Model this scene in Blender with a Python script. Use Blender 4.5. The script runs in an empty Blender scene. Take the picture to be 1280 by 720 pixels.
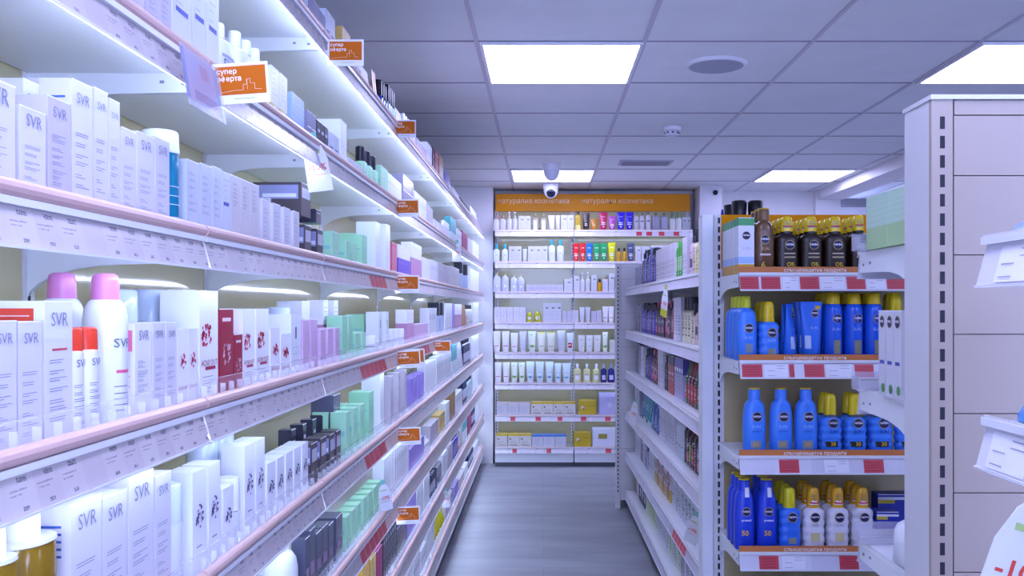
import bpy, math, random
from mathutils import Vector, Matrix

C = bpy.context.scene.collection
PI = math.pi
# ------------------------------------------------------------------ camera, light, exposure
K, CX, CY, CH = 1153.0, 679.0, 384.0, 1.22          # focal length in px, principal point, camera height
cam_d = bpy.data.cameras.new('camera')
cam_d.sensor_width = 36.0
cam_d.lens = K / 1280.0 * 36.0
cam_d.shift_x = (640.0 - CX) / 1280.0
cam_d.shift_y = (CY - 360.0) / 1280.0
cam_d.clip_start = 0.02
cam_o = bpy.data.objects.new('camera', cam_d)
cam_o.location = (0, 0, CH)
cam_o.rotation_euler = (PI / 2, 0, 0)
C.objects.link(cam_o)
bpy.context.scene.camera = cam_o

sc = bpy.context.scene
sc.view_settings.view_transform = 'Standard'
sc.view_settings.look = 'None'
sc.view_settings.gamma = 1.0
sc.view_settings.use_curve_mapping = False
sc.view_settings.exposure = 0.88
try:
    sc.cycles.use_denoising = True
    sc.cycles.max_bounces = 8
    sc.cycles.transparent_max_bounces = 24
    sc.cycles.sample_clamp_indirect = 6.0
    sc.cycles.caustics_reflective = False
    sc.cycles.caustics_refractive = False
except Exception:
    pass
PANEL_COL = (0.55, 0.575, 1.0)      # light of the ceiling panels
PANEL_POW = 9.5
LED_COL = (0.54, 0.67, 1.0)         # light of the shelf strips
LED_POW = 20.0
BACK_LED_POW = 11.0
w = bpy.data.worlds.new('world'); sc.world = w
w.use_nodes = True
w.node_tree.nodes['Background'].inputs[0].default_value = (0.40, 0.50, 1.0, 1)     # bluish fill added to brighten the ceiling, let in by the made-up front window
w.node_tree.nodes['Background'].inputs[1].default_value = 6.0

# ------------------------------------------------------------------ materials
def lin(c):
    if isinstance(c, str):
        c = c.lstrip('#'); c = [int(c[i:i + 2], 16) for i in (0, 2, 4)]
    out = []
    for v in c[:3]:
        v = v / 255.0
        out.append(v / 12.92 if v <= 0.04045 else ((v + 0.055) / 1.055) ** 2.4)
    return (*out, 1.0)

MATS = {}
def M(col, rough=0.45, metal=0.0, alpha=1.0, trans=0.0, emit=None, noise=0.0, spec=0.5, name=None):
    key = (str(col), rough, metal, alpha, trans, str(emit), noise, spec)
    if key in MATS: return MATS[key]
    m = bpy.data.materials.new(name or ('mat_' + str(len(MATS))))
    m.use_nodes = True
    nt = m.node_tree
    b = nt.nodes['Principled BSDF']
    b.inputs['Base Color'].default_value = lin(col)
    b.inputs['Roughness'].default_value = rough
    b.inputs['Metallic'].default_value = metal
    b.inputs['Alpha'].default_value = alpha
    b.inputs['Transmission Weight'].default_value = trans
    b.inputs['Specular IOR Level'].default_value = spec
    if emit:
        b.inputs['Emission Color'].default_value = (*emit[0], 1)
        b.inputs['Emission Strength'].default_value = emit[1]
    if noise:
        tc = nt.nodes.new('ShaderNodeTexCoord')
        n = nt.nodes.new('ShaderNodeTexNoise'); n.inputs['Scale'].default_value = 6
        nt.links.new(tc.outputs['Object'], n.inputs['Vector'])
        mx = nt.nodes.new('ShaderNodeMixRGB'); mx.blend_type = 'MULTIPLY'
        mx.inputs[1].default_value = lin(col)
        cr = nt.nodes.new('ShaderNodeValToRGB')
        cr.color_ramp.elements[0].position = 0.3; cr.color_ramp.elements[1].position = 0.75
        cr.color_ramp.elements[0].color = (1 - noise, 1 - noise, 1 - noise, 1)
        nt.links.new(n.outputs['Fac'], cr.inputs['Fac'])
        nt.links.new(cr.outputs['Color'], mx.inputs[2]); mx.inputs[0].default_value = 1
        nt.links.new(mx.outputs['Color'], b.inputs['Base Color'])
    MATS[key] = m
    return m

def clear_mat(name, tint=(0.9, 0.95, 1.0), refl=0.12, opac=0.06):
    m = bpy.data.materials.new(name); m.use_nodes = True
    nt = m.node_tree; nt.nodes.clear()
    out = nt.nodes.new('ShaderNodeOutputMaterial')
    tr = nt.nodes.new('ShaderNodeBsdfTransparent'); tr.inputs[0].default_value = (*tint, 1)
    gl = nt.nodes.new('ShaderNodeBsdfGlossy'); gl.inputs['Roughness'].default_value = 0.08
    df = nt.nodes.new('ShaderNodeBsdfDiffuse'); df.inputs[0].default_value = (*tint, 1)
    lw = nt.nodes.new('ShaderNodeFresnel'); lw.inputs['IOR'].default_value = 1.4
    a = nt.nodes.new('ShaderNodeMixShader'); b = nt.nodes.new('ShaderNodeMixShader')
    ad = nt.nodes.new('ShaderNodeMath'); ad.operation = 'ADD'; ad.inputs[1].default_value = refl * 0.3
    nt.links.new(lw.outputs[0], ad.inputs[0])
    a.inputs[0].default_value = opac
    nt.links.new(tr.outputs[0], a.inputs[1]); nt.links.new(df.outputs[0], a.inputs[2])
    nt.links.new(ad.outputs[0], b.inputs[0])
    nt.links.new(a.outputs[0], b.inputs[1]); nt.links.new(gl.outputs[0], b.inputs[2])
    nt.links.new(b.outputs[0], out.inputs[0])
    return m
def veil_mat(name, opac, col=(0.9, 0.94, 1.0)):
    m = bpy.data.materials.new(name); m.use_nodes = True
    nt = m.node_tree; nt.nodes.clear()
    out = nt.nodes.new('ShaderNodeOutputMaterial')
    tr = nt.nodes.new('ShaderNodeBsdfTransparent'); df = nt.nodes.new('ShaderNodeBsdfPrincipled')
    df.inputs['Base Color'].default_value = (*col, 1); df.inputs['Roughness'].default_value = .3
    a = nt.nodes.new('ShaderNodeMixShader'); a.inputs[0].default_value = opac
    nt.links.new(tr.outputs[0], a.inputs[1]); nt.links.new(df.outputs[0], a.inputs[2]); nt.links.new(a.outputs[0], out.inputs[0])
    return m
ACRYL = veil_mat('clear_acrylic', .06)
ACRYLE = veil_mat('clear_acrylic_edge', .25)
ACRYL2 = veil_mat('milky_acrylic', .30, (.62, .62, .74))

def node_math(nt, op, a, b=None, c=None):
    n = nt.nodes.new('ShaderNodeMath'); n.operation = op
    for i, v in enumerate((a, b, c)):
        if v is None: continue
        if isinstance(v, (int, float)): n.inputs[i].default_value = v
        else: nt.links.new(v, n.inputs[i])
    return n.outputs[0]

def strip_material(name, base, ink, cell, h, dens=0.5, alpha_lbl=1.0):
    """printed paper tickets along a price strip: object x along, z up from the strip's lower edge"""
    m = bpy.data.materials.new(name); m.use_nodes = True
    nt = m.node_tree; b = nt.nodes['Principled BSDF']
    tc = nt.nodes.new('ShaderNodeTexCoord'); sp = nt.nodes.new('ShaderNodeSeparateXYZ')
    nt.links.new(tc.outputs['Object'], sp.inputs[0])
    xs = node_math(nt, 'DIVIDE', sp.outputs['X'], cell)
    u = node_math(nt, 'FRACT', xs)
    v = node_math(nt, 'DIVIDE', sp.outputs['Z'], h)
    ci = node_math(nt, 'FLOOR', xs)
    nz = nt.nodes.new('ShaderNodeTexNoise'); nz.inputs['Scale'].default_value = 800
    nt.links.new(tc.outputs['Object'], nz.inputs['Vector'])
    glyph = node_math(nt, 'GREATER_THAN', nz.outputs['Fac'], 0.47)
    def band(u0, u1, v0, v1):
        a = node_math(nt, 'MULTIPLY', node_math(nt, 'GREATER_THAN', u, u0), node_math(nt, 'LESS_THAN', u, u1))
        c = node_math(nt, 'MULTIPLY', node_math(nt, 'GREATER_THAN', v, v0), node_math(nt, 'LESS_THAN', v, v1))
        return node_math(nt, 'MULTIPLY', a, c)
    s = band(0.42, 0.78, 0.74, 0.86)
    s = node_math(nt, 'MAXIMUM', s, band(0.40, 0.62, 0.12, 0.21))
    t = band(0.08, 0.70, 0.57, 0.61)
    t = node_math(nt, 'MAXIMUM', t, band(0.08, 0.52, 0.47, 0.505))
    s = node_math(nt, 'ADD', s, node_math(nt, 'MULTIPLY', t, 0.7))
    s = node_math(nt, 'MULTIPLY', s, glyph)
    wn = nt.nodes.new('ShaderNodeTexWhiteNoise'); wn.noise_dimensions = '1D'
    nt.links.new(ci, wn.inputs['W'])
    keep = node_math(nt, 'LESS_THAN', wn.outputs['Value'], dens)
    s = node_math(nt, 'MULTIPLY', s, keep)
    mx = nt.nodes.new('ShaderNodeMixRGB')
    nt.links.new(s, mx.inputs[0])
    tk = nt.nodes.new('ShaderNodeMixRGB')
    tk.inputs[1].default_value = lin(base)
    cc = lin(base); tk.inputs[2].default_value = (cc[0] * 0.9, cc[1] * 0.88, cc[2] * 0.92, 1)
    nt.links.new(wn.outputs['Value'], tk.inputs[0])
    nt.links.new(tk.outputs[0], mx.inputs[1]); mx.inputs[2].default_value = lin(ink)
    nt.links.new(mx.outputs[0], b.inputs['Base Color'])
    b.inputs['Roughness'].default_value = 0.28
    return m

WHITE = M('#e6e8ec', 0.35, name='shelf_white')
WHITE2 = M('#d2d0d2', 0.4, name='shelf_grey_white')
CREAM = M('#bdb48c', 0.08, name='cream_back_panel')
CREAM_D = M('#b5a578', 0.35, name='cream_panel')
DARK = M('#15151c', 0.5, name='dark')
SLOT = M('#20202c', 0.7, name='slot_dark')
PINKRAIL = M('#d8b4ac', 0.35, name='pink_rail')
ORANGEBAND = M('#c8783c', 0.45, name='orange_band')
LEDM = M('#ffffff', 0.5, emit=(LED_COL, LED_POW), name='led_light')
LEDB = M('#ffffff', 0.5, emit=(LED_COL, BACK_LED_POW), name='led_light_back')
STRIP_L = strip_material('tickets_left', '#cfc6c4', '#5c5c6a', 0.044, 0.04, 0.85)
STRIP_B = strip_material('tickets_back', '#dcd8de', '#4a4a55', 0.07, 0.04, 0.5)
STRIP_A = strip_material('tickets_aisle', '#c6c4d2', '#8a8a98', 0.06, 0.04, 0.4)
STRIP_N = strip_material('tickets_suncare', '#e0e0ea', '#5a5a66', 0.09, 0.05, 0.0)
RED = M('#cc4450', 0.4, name='red_ticket')
TICK = M('#ececf4', 0.4, name='white_ticket')

# ------------------------------------------------------------------ mesh builder
class MB:
    def __init__(s): s.v = []; s.f = []; s.m = []; s.sm = []; s.mats = []
    def mi(s, mat):
        if mat not in s.mats: s.mats.append(mat)
        return s.mats.index(mat)
    def add(s, vs, fs, mat, smooth=False):
        k = len(s.v); i = s.mi(mat)
        s.v += [tuple(p) for p in vs]
        for f in fs:
            s.f.append(tuple(k + j for j in f)); s.m.append(i); s.sm.append(smooth)
        return s
    def box(s, x0, x1, y0, y1, z0, z1, mat):
        vs = [(x0, y0, z0), (x1, y0, z0), (x1, y1, z0), (x0, y1, z0), (x0, y0, z1), (x1, y0, z1), (x1, y1, z1), (x0, y1, z1)]
        return s.add(vs, [(0, 3, 2, 1), (4, 5, 6, 7), (0, 1, 5, 4), (1, 2, 6, 5), (2, 3, 7, 6), (3, 0, 4, 7)], mat)
    def quad(s, pts, mat): return s.add(pts, [(0, 1, 2, 3)], mat)
    def loft(s, secs, mat, N=20, cap0=True, cap1=True, smooth=True):
        vs = []; fs = []
        for (z, a, b, n, *yo) in secs:
            y0 = yo[0] if yo else 0
            for i in range(N):
                t = 2 * PI * (i + 0.5) / N
                c, q = math.cos(t), math.sin(t)
                vs.append((a * math.copysign(abs(c) ** (2 / n), c), y0 + b * math.copysign(abs(q) ** (2 / n), q), z))
        for k in range(len(secs) - 1):
            for i in range(N):
                j = (i + 1) % N
                fs.append((k * N + i, k * N + j, (k + 1) * N + j, (k + 1) * N + i))
        s.add(vs, fs, mat, smooth)
        if cap0: s.add(vs[:N], [tuple(reversed(range(N)))], mat)
        if cap1: s.add(vs[-N:], [tuple(range(N))], mat)
        return s
    def prism(s, poly, axis, lo, hi, mat):
        """poly: 2-D points; axis 'x': (y,z) extruded in x; 'y': (x,z); 'z': (x,y)"""
        def P(p, t): return {'x': (t, p[0], p[1]), 'y': (p[0], t, p[1]), 'z': (p[0], p[1], t)}[axis]
        n = len(poly)
        vs = [P(p, lo) for p in poly] + [P(p, hi) for p in poly]
        fs = [tuple(range(n)), tuple(reversed(range(n, 2 * n)))]
        fs += [(i, i + n, (i + 1) % n + n, (i + 1) % n) for i in range(n)]
        return s.add(vs, fs, mat)
    def mesh(s, name):
        me = bpy.data.meshes.new(name)
        me.from_pydata(s.v, [], s.f)
        for m in s.mats: me.materials.append(m)
        me.polygons.foreach_set('material_index', s.m)
        me.polygons.foreach_set('use_smooth', s.sm)
        me.update()
        return me

def link(name, mb, parent=None, loc=(0, 0, 0), rot=(0, 0, 0)):
    me = mb.mesh(name) if isinstance(mb, MB) else mb
    o = bpy.data.objects.new(name, me); C.objects.link(o)
    o.location = loc; o.rotation_euler = rot
    if parent: o.parent = parent
    return o
def empty(name, loc=(0, 0, 0), rotz=0):
    o = bpy.data.objects.new(name, None); C.objects.link(o)
    o.empty_display_size = 0.05
    o.location = loc; o.rotation_euler = (0, 0, rotz); return o
def tag(o, label, cat, group=None):
    o['label'] = label; o['category'] = cat
    if group: o['group'] = group
    return o
def struct(name, mb, loc=(0, 0, 0)):
    o = link(name, mb, None, loc); o['kind'] = 'structure'; return o
def copy_tree(o, parent=None):
    c = o.copy(); C.objects.link(c); c.parent = parent
    for ch in list(o.children): copy_tree(ch, c)
    return c

# ------------------------------------------------------------------ text
_TX = {}
def text2d(s, size=1.0, bold=0.0):
    key = (s, bold)
    if key not in _TX:
        cu = bpy.data.curves.new('t', 'FONT'); cu.body = s; cu.size = 1.0
        cu.resolution_u = 2; cu.offset = bold; cu.align_x = 'CENTER'; cu.align_y = 'CENTER'
        ob = bpy.data.objects.new('t', cu); C.objects.link(ob)
        dg = bpy.context.evaluated_depsgraph_get(); dg.update()
        me = bpy.data.meshes.new_from_object(ob.evaluated_get(dg))
        vs = [(v.co.x, v.co.y) for v in me.vertices]; fs = [tuple(p.vertices) for p in me.polygons]
        bpy.data.objects.remove(ob); bpy.data.curves.remove(cu); bpy.data.meshes.remove(me)
        _TX[key] = (vs, fs)
    vs, fs = _TX[key]
    return [(x * size, y * size) for x, y in vs], fs

def put_text(mb, surf, s, u, v, size, mat, bold=0.0, sx=1.0, lay=1):
    vs, fs = text2d(s, size, bold)
    mb.add([surf(u + x * sx, v + y, lay) for x, y in vs], fs, mat)
def put_rect(mb, surf, u0, u1, v0, v1, mat, seg=1, lay=1):
    vs = []
    for i in range(seg + 1):
        uu = u0 + (u1 - u0) * i / seg
        vs += [surf(uu, v0, lay), surf(uu, v1, lay)]
    mb.add(vs, [(2 * i, 2 * i + 2, 2 * i + 3, 2 * i + 1) for i in range(seg)], mat)
def put_disc(mb, surf, u, v, r, mat, n=14, lay=1, ry=None):
    ry = ry or r
    mb.add([surf(u + r * math.cos(2 * PI * i / n), v + ry * math.sin(2 * PI * i / n), lay) for i in range(n)], [tuple(range(n))], mat)

def ops_apply(mb, surf, w, h, ops, seg=1):
    """ops in fractions of w (u, centred) and h (v)"""
    for o in ops:
        k = o[0]
        if k == 'r': put_rect(mb, surf, o[1] * w, o[2] * w, o[3] * h, o[4] * h, M(o[5]), seg, o[6] if len(o) > 6 else 1)
        elif k == 't': put_text(mb, surf, o[1], o[2] * w, o[3] * h, o[4] * w, M(o[5]), o[6] if len(o) > 6 else 0.0, 1.0, 3)
        elif k == 'd': put_disc(mb, surf, o[1] * w, o[2] * h, o[3] * w, M(o[4]), 10, o[5] if len(o) > 5 else 2)
        elif k == 'niv':
            u, v, r = o[1] * w, o[2] * h, o[3] * w
            put_disc(mb, surf, u, v, r * 1.12, M('#c9b060'), 18, 1)
            put_disc(mb, surf, u, v, r, M('#0c1450'), 18, 2)
            put_text(mb, surf, 'NIVEA', u, v + r * 0.05, r * 0.62, M('#f4f4f8'), 0.03, 1.0, 3)

def o_lines(seed, c='#9292aa', v0=0.15, v1=0.6, n=7, wide=0.34, t=0.006):
    R = random.Random(seed); out = []
    for i in range(n):
        v = v1 - (v1 - v0) * (i + R.random() * 0.4) / n
        for j in range(2 if n > 5 else 1):
            a = wide * R.uniform(0.4, 1.0)
            out.append(('r', -wide, -wide + 2 * a, v - j * .018, v - j * .018 + t, c))
    return out
def o_flower(seed, c='#c21f45', u=0.05, v=0.62, sp=0.22, n=30):
    R = random.Random(seed); out = []
    for i in range(n):
        a = R.random() * 6.28; r = sp * math.sqrt(R.random())
        out.append(('d', u + math.cos(a) * r * 1.5, v + math.sin(a) * r * 0.55, R.uniform(0.02, 0.06), c))
    return out

# ------------------------------------------------------------------ product builders
def b_box(w, d, h, s):
    mb = MB(); base = M(s.get('c', '#e6e4ea'), s.get('rough', 0.4), s.get('metal', 0.0))
    segs = s.get('segs') or [(0, 1, s.get('c', '#e6e4ea'))]
    for v0, v1, c in segs:
        mb.box(-w / 2, w / 2, -d / 2, d / 2, v0 * h, v1 * h, M(c, s.get('rough', 0.4), s.get('metal', 0.0)))
    # lid tuck line
    ed = M(s.get('edge', '#f4f4fa'))
    mb.box(-w / 2 - .0002, w / 2 + .0002, -d / 2 - .0002, -d / 2 + .0006, h - .0012, h + .0002, ed)
    ops_apply(mb, lambda u, v, l: (u, -d / 2 - .0003 * l, v), w, h, s.get('ops', []))
    ops_apply(mb, lambda u, v, l: (-w / 2 - .0003 * l, -u, v), d, h, s.get('side', []))
    ops_apply(mb, lambda u, v, l: (w / 2 + .0003 * l, u, v), d, h, s.get('side', []))
    return [('body', mb)]

def sec_at(secs, z):
    for i in range(len(secs) - 1):
        a, b = secs[i], secs[i + 1]
        if a[0] <= z <= b[0] and b[0] > a[0]:
            t = (z - a[0]) / (b[0] - a[0])
            return [a[k] + (b[k] - a[k]) * t for k in range(4)]
    return list(secs[-1][:4])
def surf_of(secs):
    def f(u, v, l):
        _, a, b, n = sec_at(secs, v)
        q = min(0.98, abs(u) / max(a, 1e-5))
        return (u, -b * (1 - q ** n) ** (1 / n) - .0004 * l, v)
    return f

def b_bottle(w, d, h, s):
    """oval or round bottle; sh: shoulder start, nk: neck width share, cap: cap height share"""
    a, b, n = w / 2, d / 2, s.get('n', 2.6)
    sh, nk, ch = s.get('sh', 0.68), s.get('nk', 0.42), s.get('cap', 0.16)
    r = min(a, b) * nk if not s.get('wideneck') else min(a, b)
    top = h * (1 - ch)
    nt_ = max(sh * h + .002, top - s.get('neckh', .006))
    secs = [(0, a * .9, b * .9, n), (.003, a, b, n)]
    if s.get('taper'): secs += [(h * .45, a, b, n), (sh * h * .88, a * .97, b * .97, n)]
    elif s.get('waist'): secs += [(h * .3, a * .86, b * .9, n), (h * .5, a * .98, b, n)]
    k0 = a if not s.get('taper') else a * .93
    for t in (0, .35, .7, 1):
        q = math.cos(t * PI / 2)
        z = sh * h + (nt_ - sh * h) * math.sin(t * PI / 2) if not s.get('slope') else sh * h + (nt_ - sh * h) * t
        qq = q if not s.get('slope') else 1 - t
        secs.append((z, r + (k0 - r) * qq, r + (b * .95 - r) * qq, n + (2 - n) * t))
    secs.append((top, r * .92, r * .92, 2))
    secs = sorted(secs, key=lambda q: q[0])
    mb = MB(); mb.loft(secs, M(s['c'], s.get('rough', .3), s.get('metal', 0), trans=s.get('trans', 0)), 22)
    sf = surf_of(secs)
    if 'lab' in s:
        v0, v1, c = s['lab']; put_rect(mb, sf, -a * .8, a * .8, v0 * h, v1 * h, M(c), 8, 1)
    ops_apply(mb, sf, w, h, s.get('ops', []), 4)
    cr = s.get('capw', 1.12) * r
    cb = MB(); cm = M(s.get('cc', '#f0f0f4'), s.get('caprough', .3))
    cn = s.get('capn', 2)
    ctop = s.get('captop', .96)
    if s.get('flat'):   # oval cap as wide as the neck
        cr2 = min(b * .9, cr)
    else: cr2 = cr
    cb.loft([(top - .002, cr, cr2, cn), (h - .003, cr * ctop, cr2 * ctop, cn), (h - .0008, cr * ctop * .93, cr2 * ctop * .93, cn), (h, cr * ctop * .8, cr2 * ctop * .8, cn)], cm, 18)
    out = [('body', mb), ('cap', cb)]
    if s.get('lid'):
        lb = MB(); lb.loft([(h, cr * ctop, cr2 * ctop, cn), (h + .003, cr * ctop * .97, cr2 * ctop * .97, cn)], M(s['lid'], .3), 18)
        out.append(('lid', lb))
    if s.get('collar'):
        lb = MB(); cwid = (a * s['collarw'], b * s['collarw']) if s.get('collarw') else (r * 1.05, r * 1.05)
        zc_ = sh * h if s.get('collarw') else top - .007
        lb.loft([(zc_, *cwid, 2.2), (zc_ + .004, cwid[0] * .97, cwid[1] * .97, 2.2)], M(s['collar'], .3), 24)
        out.append(('collar', lb))
    return out

def b_spray(w, d, h, s):
    """sun spray: grip-waved oval body, tall overcap"""
    a, b, n = w / 2, d / 2, 3.0
    bh = h * s.get('bh', .66)
    secs = [(0, a * .92, b * .92, n), (.003, a, b, n)]
    wv = .02 if s.get('nowave') else .11
    for i in range(1, 22):
        t = i / 22
        secs.append((.003 + (bh * .86 - .003) * t, a * (1 - wv * (0.5 - 0.5 * math.cos(t * 2 * PI * 4))), b * (1 - wv * .6 * (0.5 - 0.5 * math.cos(t * 2 * PI * 4))), n))
    secs += [(bh * .90, a * .95, b * .95, 2.8), (bh * .95, a * .82, b * .85, 2.5), (bh * .985, a * .6, b * .7, 2.2), (bh, a * .5, b * .6, 2)]
    mb = MB(); mb.loft(secs, M(s['c'], .3), 24)
    sf = surf_of([(z, q, r, n) for z, q, r, n in secs])
    def sfl(u, v, l):
        x, y, z = sf(u, v, l); return (x, y - .0009, z)
    ops_apply(mb, sfl, w, h, s.get('ops', []), 4)
    ring = MB(); ring.loft([(bh - .001, a * .56, b * .66, 2), (bh + .006, a * .56, b * .66, 2)], M(s.get('ring', s['cc']), .35), 18)
    cp = MB(); cm = M(s['cc'], .25)
    cw = a * .56
    cp.loft([(bh + .005, cw, b * .62, 2.6), (h * .90, cw * .93, b * .60, 2.6), (h * .97, cw * .8, b * .52, 2.4), (h, cw * .5, b * .36, 2.2)], cm, 18)
    if s.get('sticker'):
        cs = surf_of([(bh + .005, cw, b * .62, 2.6), (h * .90, cw * .93, b * .60, 2.6), (h, cw * .5, b * .36, 2.2)])
        v0, v1, c = s['sticker']
        put_rect(cp, cs, -cw * .75, cw * .75, v0 * h, v1 * h, M(c), 4, 1)
        put_rect(cp, cs, -cw * .75, cw * .75, (v0 + .015) * h, (v0 + .04) * h, M('#c02838'), 4, 2)
        for q in (.35, .5, .65, .8):
            put_rect(cp, cs, -cw * .55, cw * .5, (v0 + (v1 - v0) * q) * h, (v0 + (v1 - v0) * q + .006) * h, M('#6a6a80'), 4, 2)
    return [('body', mb), ('collar', ring), ('cap', cp)]

def b_tube(w, d, h, s):
    ch = s.get('cap', .12) * h
    a, b = w / 2 * s.get('base', .78), d / 2
    secs = [(ch, a * .9, b * .9, 2), (ch + .004, a, b, 2), (h * .5, a + (w / 2 - a) * .45, b * .62, 2.1), (h * .8, a + (w / 2 - a) * .8, b * .27, 2.3), (h * .95, w / 2, .002, 2.6), (h, w / 2, .0012, 3)]
    mb = MB(); mb.loft(secs, M(s['c'], s.get('rough', .3)), 22)
    sf = surf_of(secs)
    ops_apply(mb, sf, w * .8, h, s.get('ops', []), 4)
    cb = MB(); cb.loft([(0, a * .86, b * .86, 2), (.002, a * .9, b * .9, 2), (ch - .001, a * .93, b * .93, 2)], M(s.get('cc', s['c']), .35), 20)
    return [('body', mb), ('cap', cb)]

def b_jar(w, d, h, s):
    r = w / 2; t = h * s.get('lid', .4)
    mb = MB(); mb.loft([(0, r * .85, r * .85, 2), (.003, r * .97, r * .97, 2), (h - t - .002, r * .97, r * .97, 2)], M(s['c'], .3), 22)
    ops_apply(mb, surf_of([(0, r * .97, r * .97, 2), (h, r * .97, r * .97, 2)]), w, h, s.get('ops', []), 4)
    cb = MB(); cb.loft([(h - t, r, r, 2), (h - .003, r, r, 2), (h, r * .93, r * .93, 2)], M(s.get('cc', s['c']), .25), 22)
    return [('body', mb), ('lid', cb)]

def b_can(w, d, h, s):
    r = w / 2; bh = h * s.get('bh', .76)
    secs = [(0, r * .92, r * .92, 2), (.003, r, r, 2), (bh * .86, r, r, 2), (bh * .93, r * .93, r * .93, 2), (bh * .98, r * .78, r * .78, 2), (bh, r * .66, r * .66, 2)]
    if s.get('straight'): secs = [(0, r * .95, r * .95, 2), (.003, r, r, 2), (bh * .965, r, r, 2), (bh, r * .93, r * .93, 2)]
    mb = MB(); mb.loft(secs, M(s['c'], .22, s.get('metal', 0)), 24)
    ops_apply(mb, surf_of(secs), w, h, s.get('ops', []), 4)
    q = s.get('capw', .66) * r
    cb = MB(); cb.loft([(bh - .001, q, q, 2), (h * .95, q * .93, q * .93, 2), (h * .985, q * .85, q * .85, 2), (h, q * .6, q * .6, 2)], M(s['cc'], .3), 22)
    return [('body', mb), ('cap', cb)]

def b_pump(w, d, h, s):
    out = b_bottle(w, d, h * .8, dict(s, cap=.1))
    z = h * .8; pb = MB(); pm = M(s.get('cc', '#f0f0f4'), .3)
    pb.loft([(z - .001, .003, .003, 2), (h * .93, .003, .003, 2)], pm, 10)
    pb.box(-.007, .007, -.024, .007, h * .93, h, pm)
    return out + [('pump', pb)]

def b_dropper(w, d, h, s):
    out = b_bottle(w, d, h * .72, dict(s, cap=.14))
    z = h * .72; r = w * .13
    db = MB(); db.loft([(z, r, r, 2), (h * .93, r * .9, r * .9, 2), (h, r * .5, r * .5, 2)], M(s.get('bulb', '#20202a'), .4), 12)
    return out + [('dropper', db)]

def b_pouch(w, d, h, s):
    mb = MB(); mb.loft([(0, w / 2, d / 2, 5), (h * .3, w / 2 * 1.01, d / 2, 5), (h * .8, w / 2 * .95, d / 2 * .94, 4), (h, w / 2 * .8, d / 2 * .8, 4)], M(s['c'], .35), 28)
    return [('body', mb)]

BUILD = dict(box=b_box, bottle=b_bottle, spray=b_spray, tube=b_tube, jar=b_jar, can=b_can, pump=b_pump, dropper=b_dropper, pouch=b_pouch)
ONAME = dict(box='cosmetics_box', bottle='lotion_bottle', spray='spray_bottle', tube='cream_tube', jar='cream_jar', can='aerosol_can', pump='pump_bottle', dropper='dropper_bottle', pouch='soft_pack')
OCAT = dict(box='box', bottle='bottle', spray='spray bottle', tube='tube', jar='jar', can='spray can', pump='pump bottle', dropper='dropper bottle', pouch='soft pack')

P = {}
def lum(c): a = lin(c); return .3 * a[0] + .6 * a[1] + .1 * a[2]
def D(key, kind, desc, short, w=.045, d=None, h=.12, **s):
    P[key] = dict(kind=kind, desc=desc, short=short, w=w, d=d or min(w * .9, .05), h=h, s=s)
SVR_T = [('t', 'SVR', 0, .87, .37, '#8688a4', .0)]
D('svr', 'box', 'white pharmacy box', 'white box', c='#d6d2dc', ops=SVR_T + o_lines(1, v0=.12, v1=.62), side=[('r', -.3, .3, .86 - i * .045, .875 - i * .045, '#3f5fae') for i in range(5)])
D('svr2', 'box', 'greyish printed carton', 'greyish carton', c='#c4bcc8', ops=SVR_T + o_lines(2, v0=.08, v1=.7, n=10))
D('svr3', 'box', 'white box, orange end label', 'orange-labelled box', c='#dcdae2', ops=SVR_T + [('r', -.25, .3, .66, .675, '#d04a50')] + o_lines(3), side=[('r', -.36, .3, .72, .95, '#d8442e')] + [('r', -.3, .22, .76 + i * .045, .768 + i * .045, '#f4e0e0') for i in range(4)])
D('svrp', 'box', 'white box, pink panel', 'pink-panelled box', ops=SVR_T + o_lines(4, v0=.3, v1=.62), side=[('r', -.4, .4, .72, .93, '#e87aa0')] + o_lines(5, '#d05a80', .2, .6, 4))
D('bot_teal', 'bottle', 'teal micellar bottle, white cap', 'teal bottle', w=.045, d=.045, h=.15, n=2, sh=.74, nk=.96, cap=.2, c='#0a86a8', cc='#f2f4f8', rough=.12, capw=1.04, neckh=.004, ops=o_lines(6, '#bfe4ee', .1, .5, 4))
D('pbox', 'box', 'pale printed carton', 'pale carton', c='#ccd0de', ops=o_lines(7, v0=.3, v1=.85, n=6) + [('r', -.42, .42, .12, .2, '#bfe0dc')])
D('pboxb', 'box', 'pale carton, blue stripe', 'blue-striped carton', c='#d0d4e4', ops=o_lines(8, v0=.6, v1=.9, n=4) + [('r', -.35, .3, .55, .6, '#4454b0')])
D('orb', 'box', 'white carton, orange base', 'orange-based carton', segs=[(0, .2, '#c98a6a'), (.2, 1, '#cfc8ce')], ops=o_lines(9, '#8a8a9a', .55, .9, 6))
D('low', 'box', 'small white carton', 'small carton', w=.04, c='#d2ced8', ops=o_lines(10, '#9a9ab0', .2, .85, 8))
D('lowblue', 'box', 'small carton, teal bottle print', 'teal-print carton', w=.04, c='#e0e0ec', ops=o_lines(11, '#9a9ab0', .6, .85, 4) + [('r', -.15, .15, .05, .5, '#3a8cb0')])
D('dark', 'box', 'dark brown carton', 'brown carton', c='#4a4148', ops=[('r', -.42, .42, .55, .86, '#c8c4d4')] + o_lines(12, '#6a6470', .6, .8, 3), side=[('r', -.44, .44, .5, .92, '#8e90b8'), ('r', -.3, .4, .55, .66, '#e0e2f0', 2)])
D('mint', 'box', 'mint green carton', 'mint carton', c='#a4dcb6', ops=o_lines(13, '#7fbcb0', .3, .8, 4), side=[('r', -.4, .4, .5, .6, '#86c8c0')])
D('mintl', 'box', 'tall mint green box', 'mint box', c='#9edab2', ops=o_lines(14, '#7fbcb0', .3, .8, 4), side=[('r', -.4, .4, .6, .64, '#86c8c0')])
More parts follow.
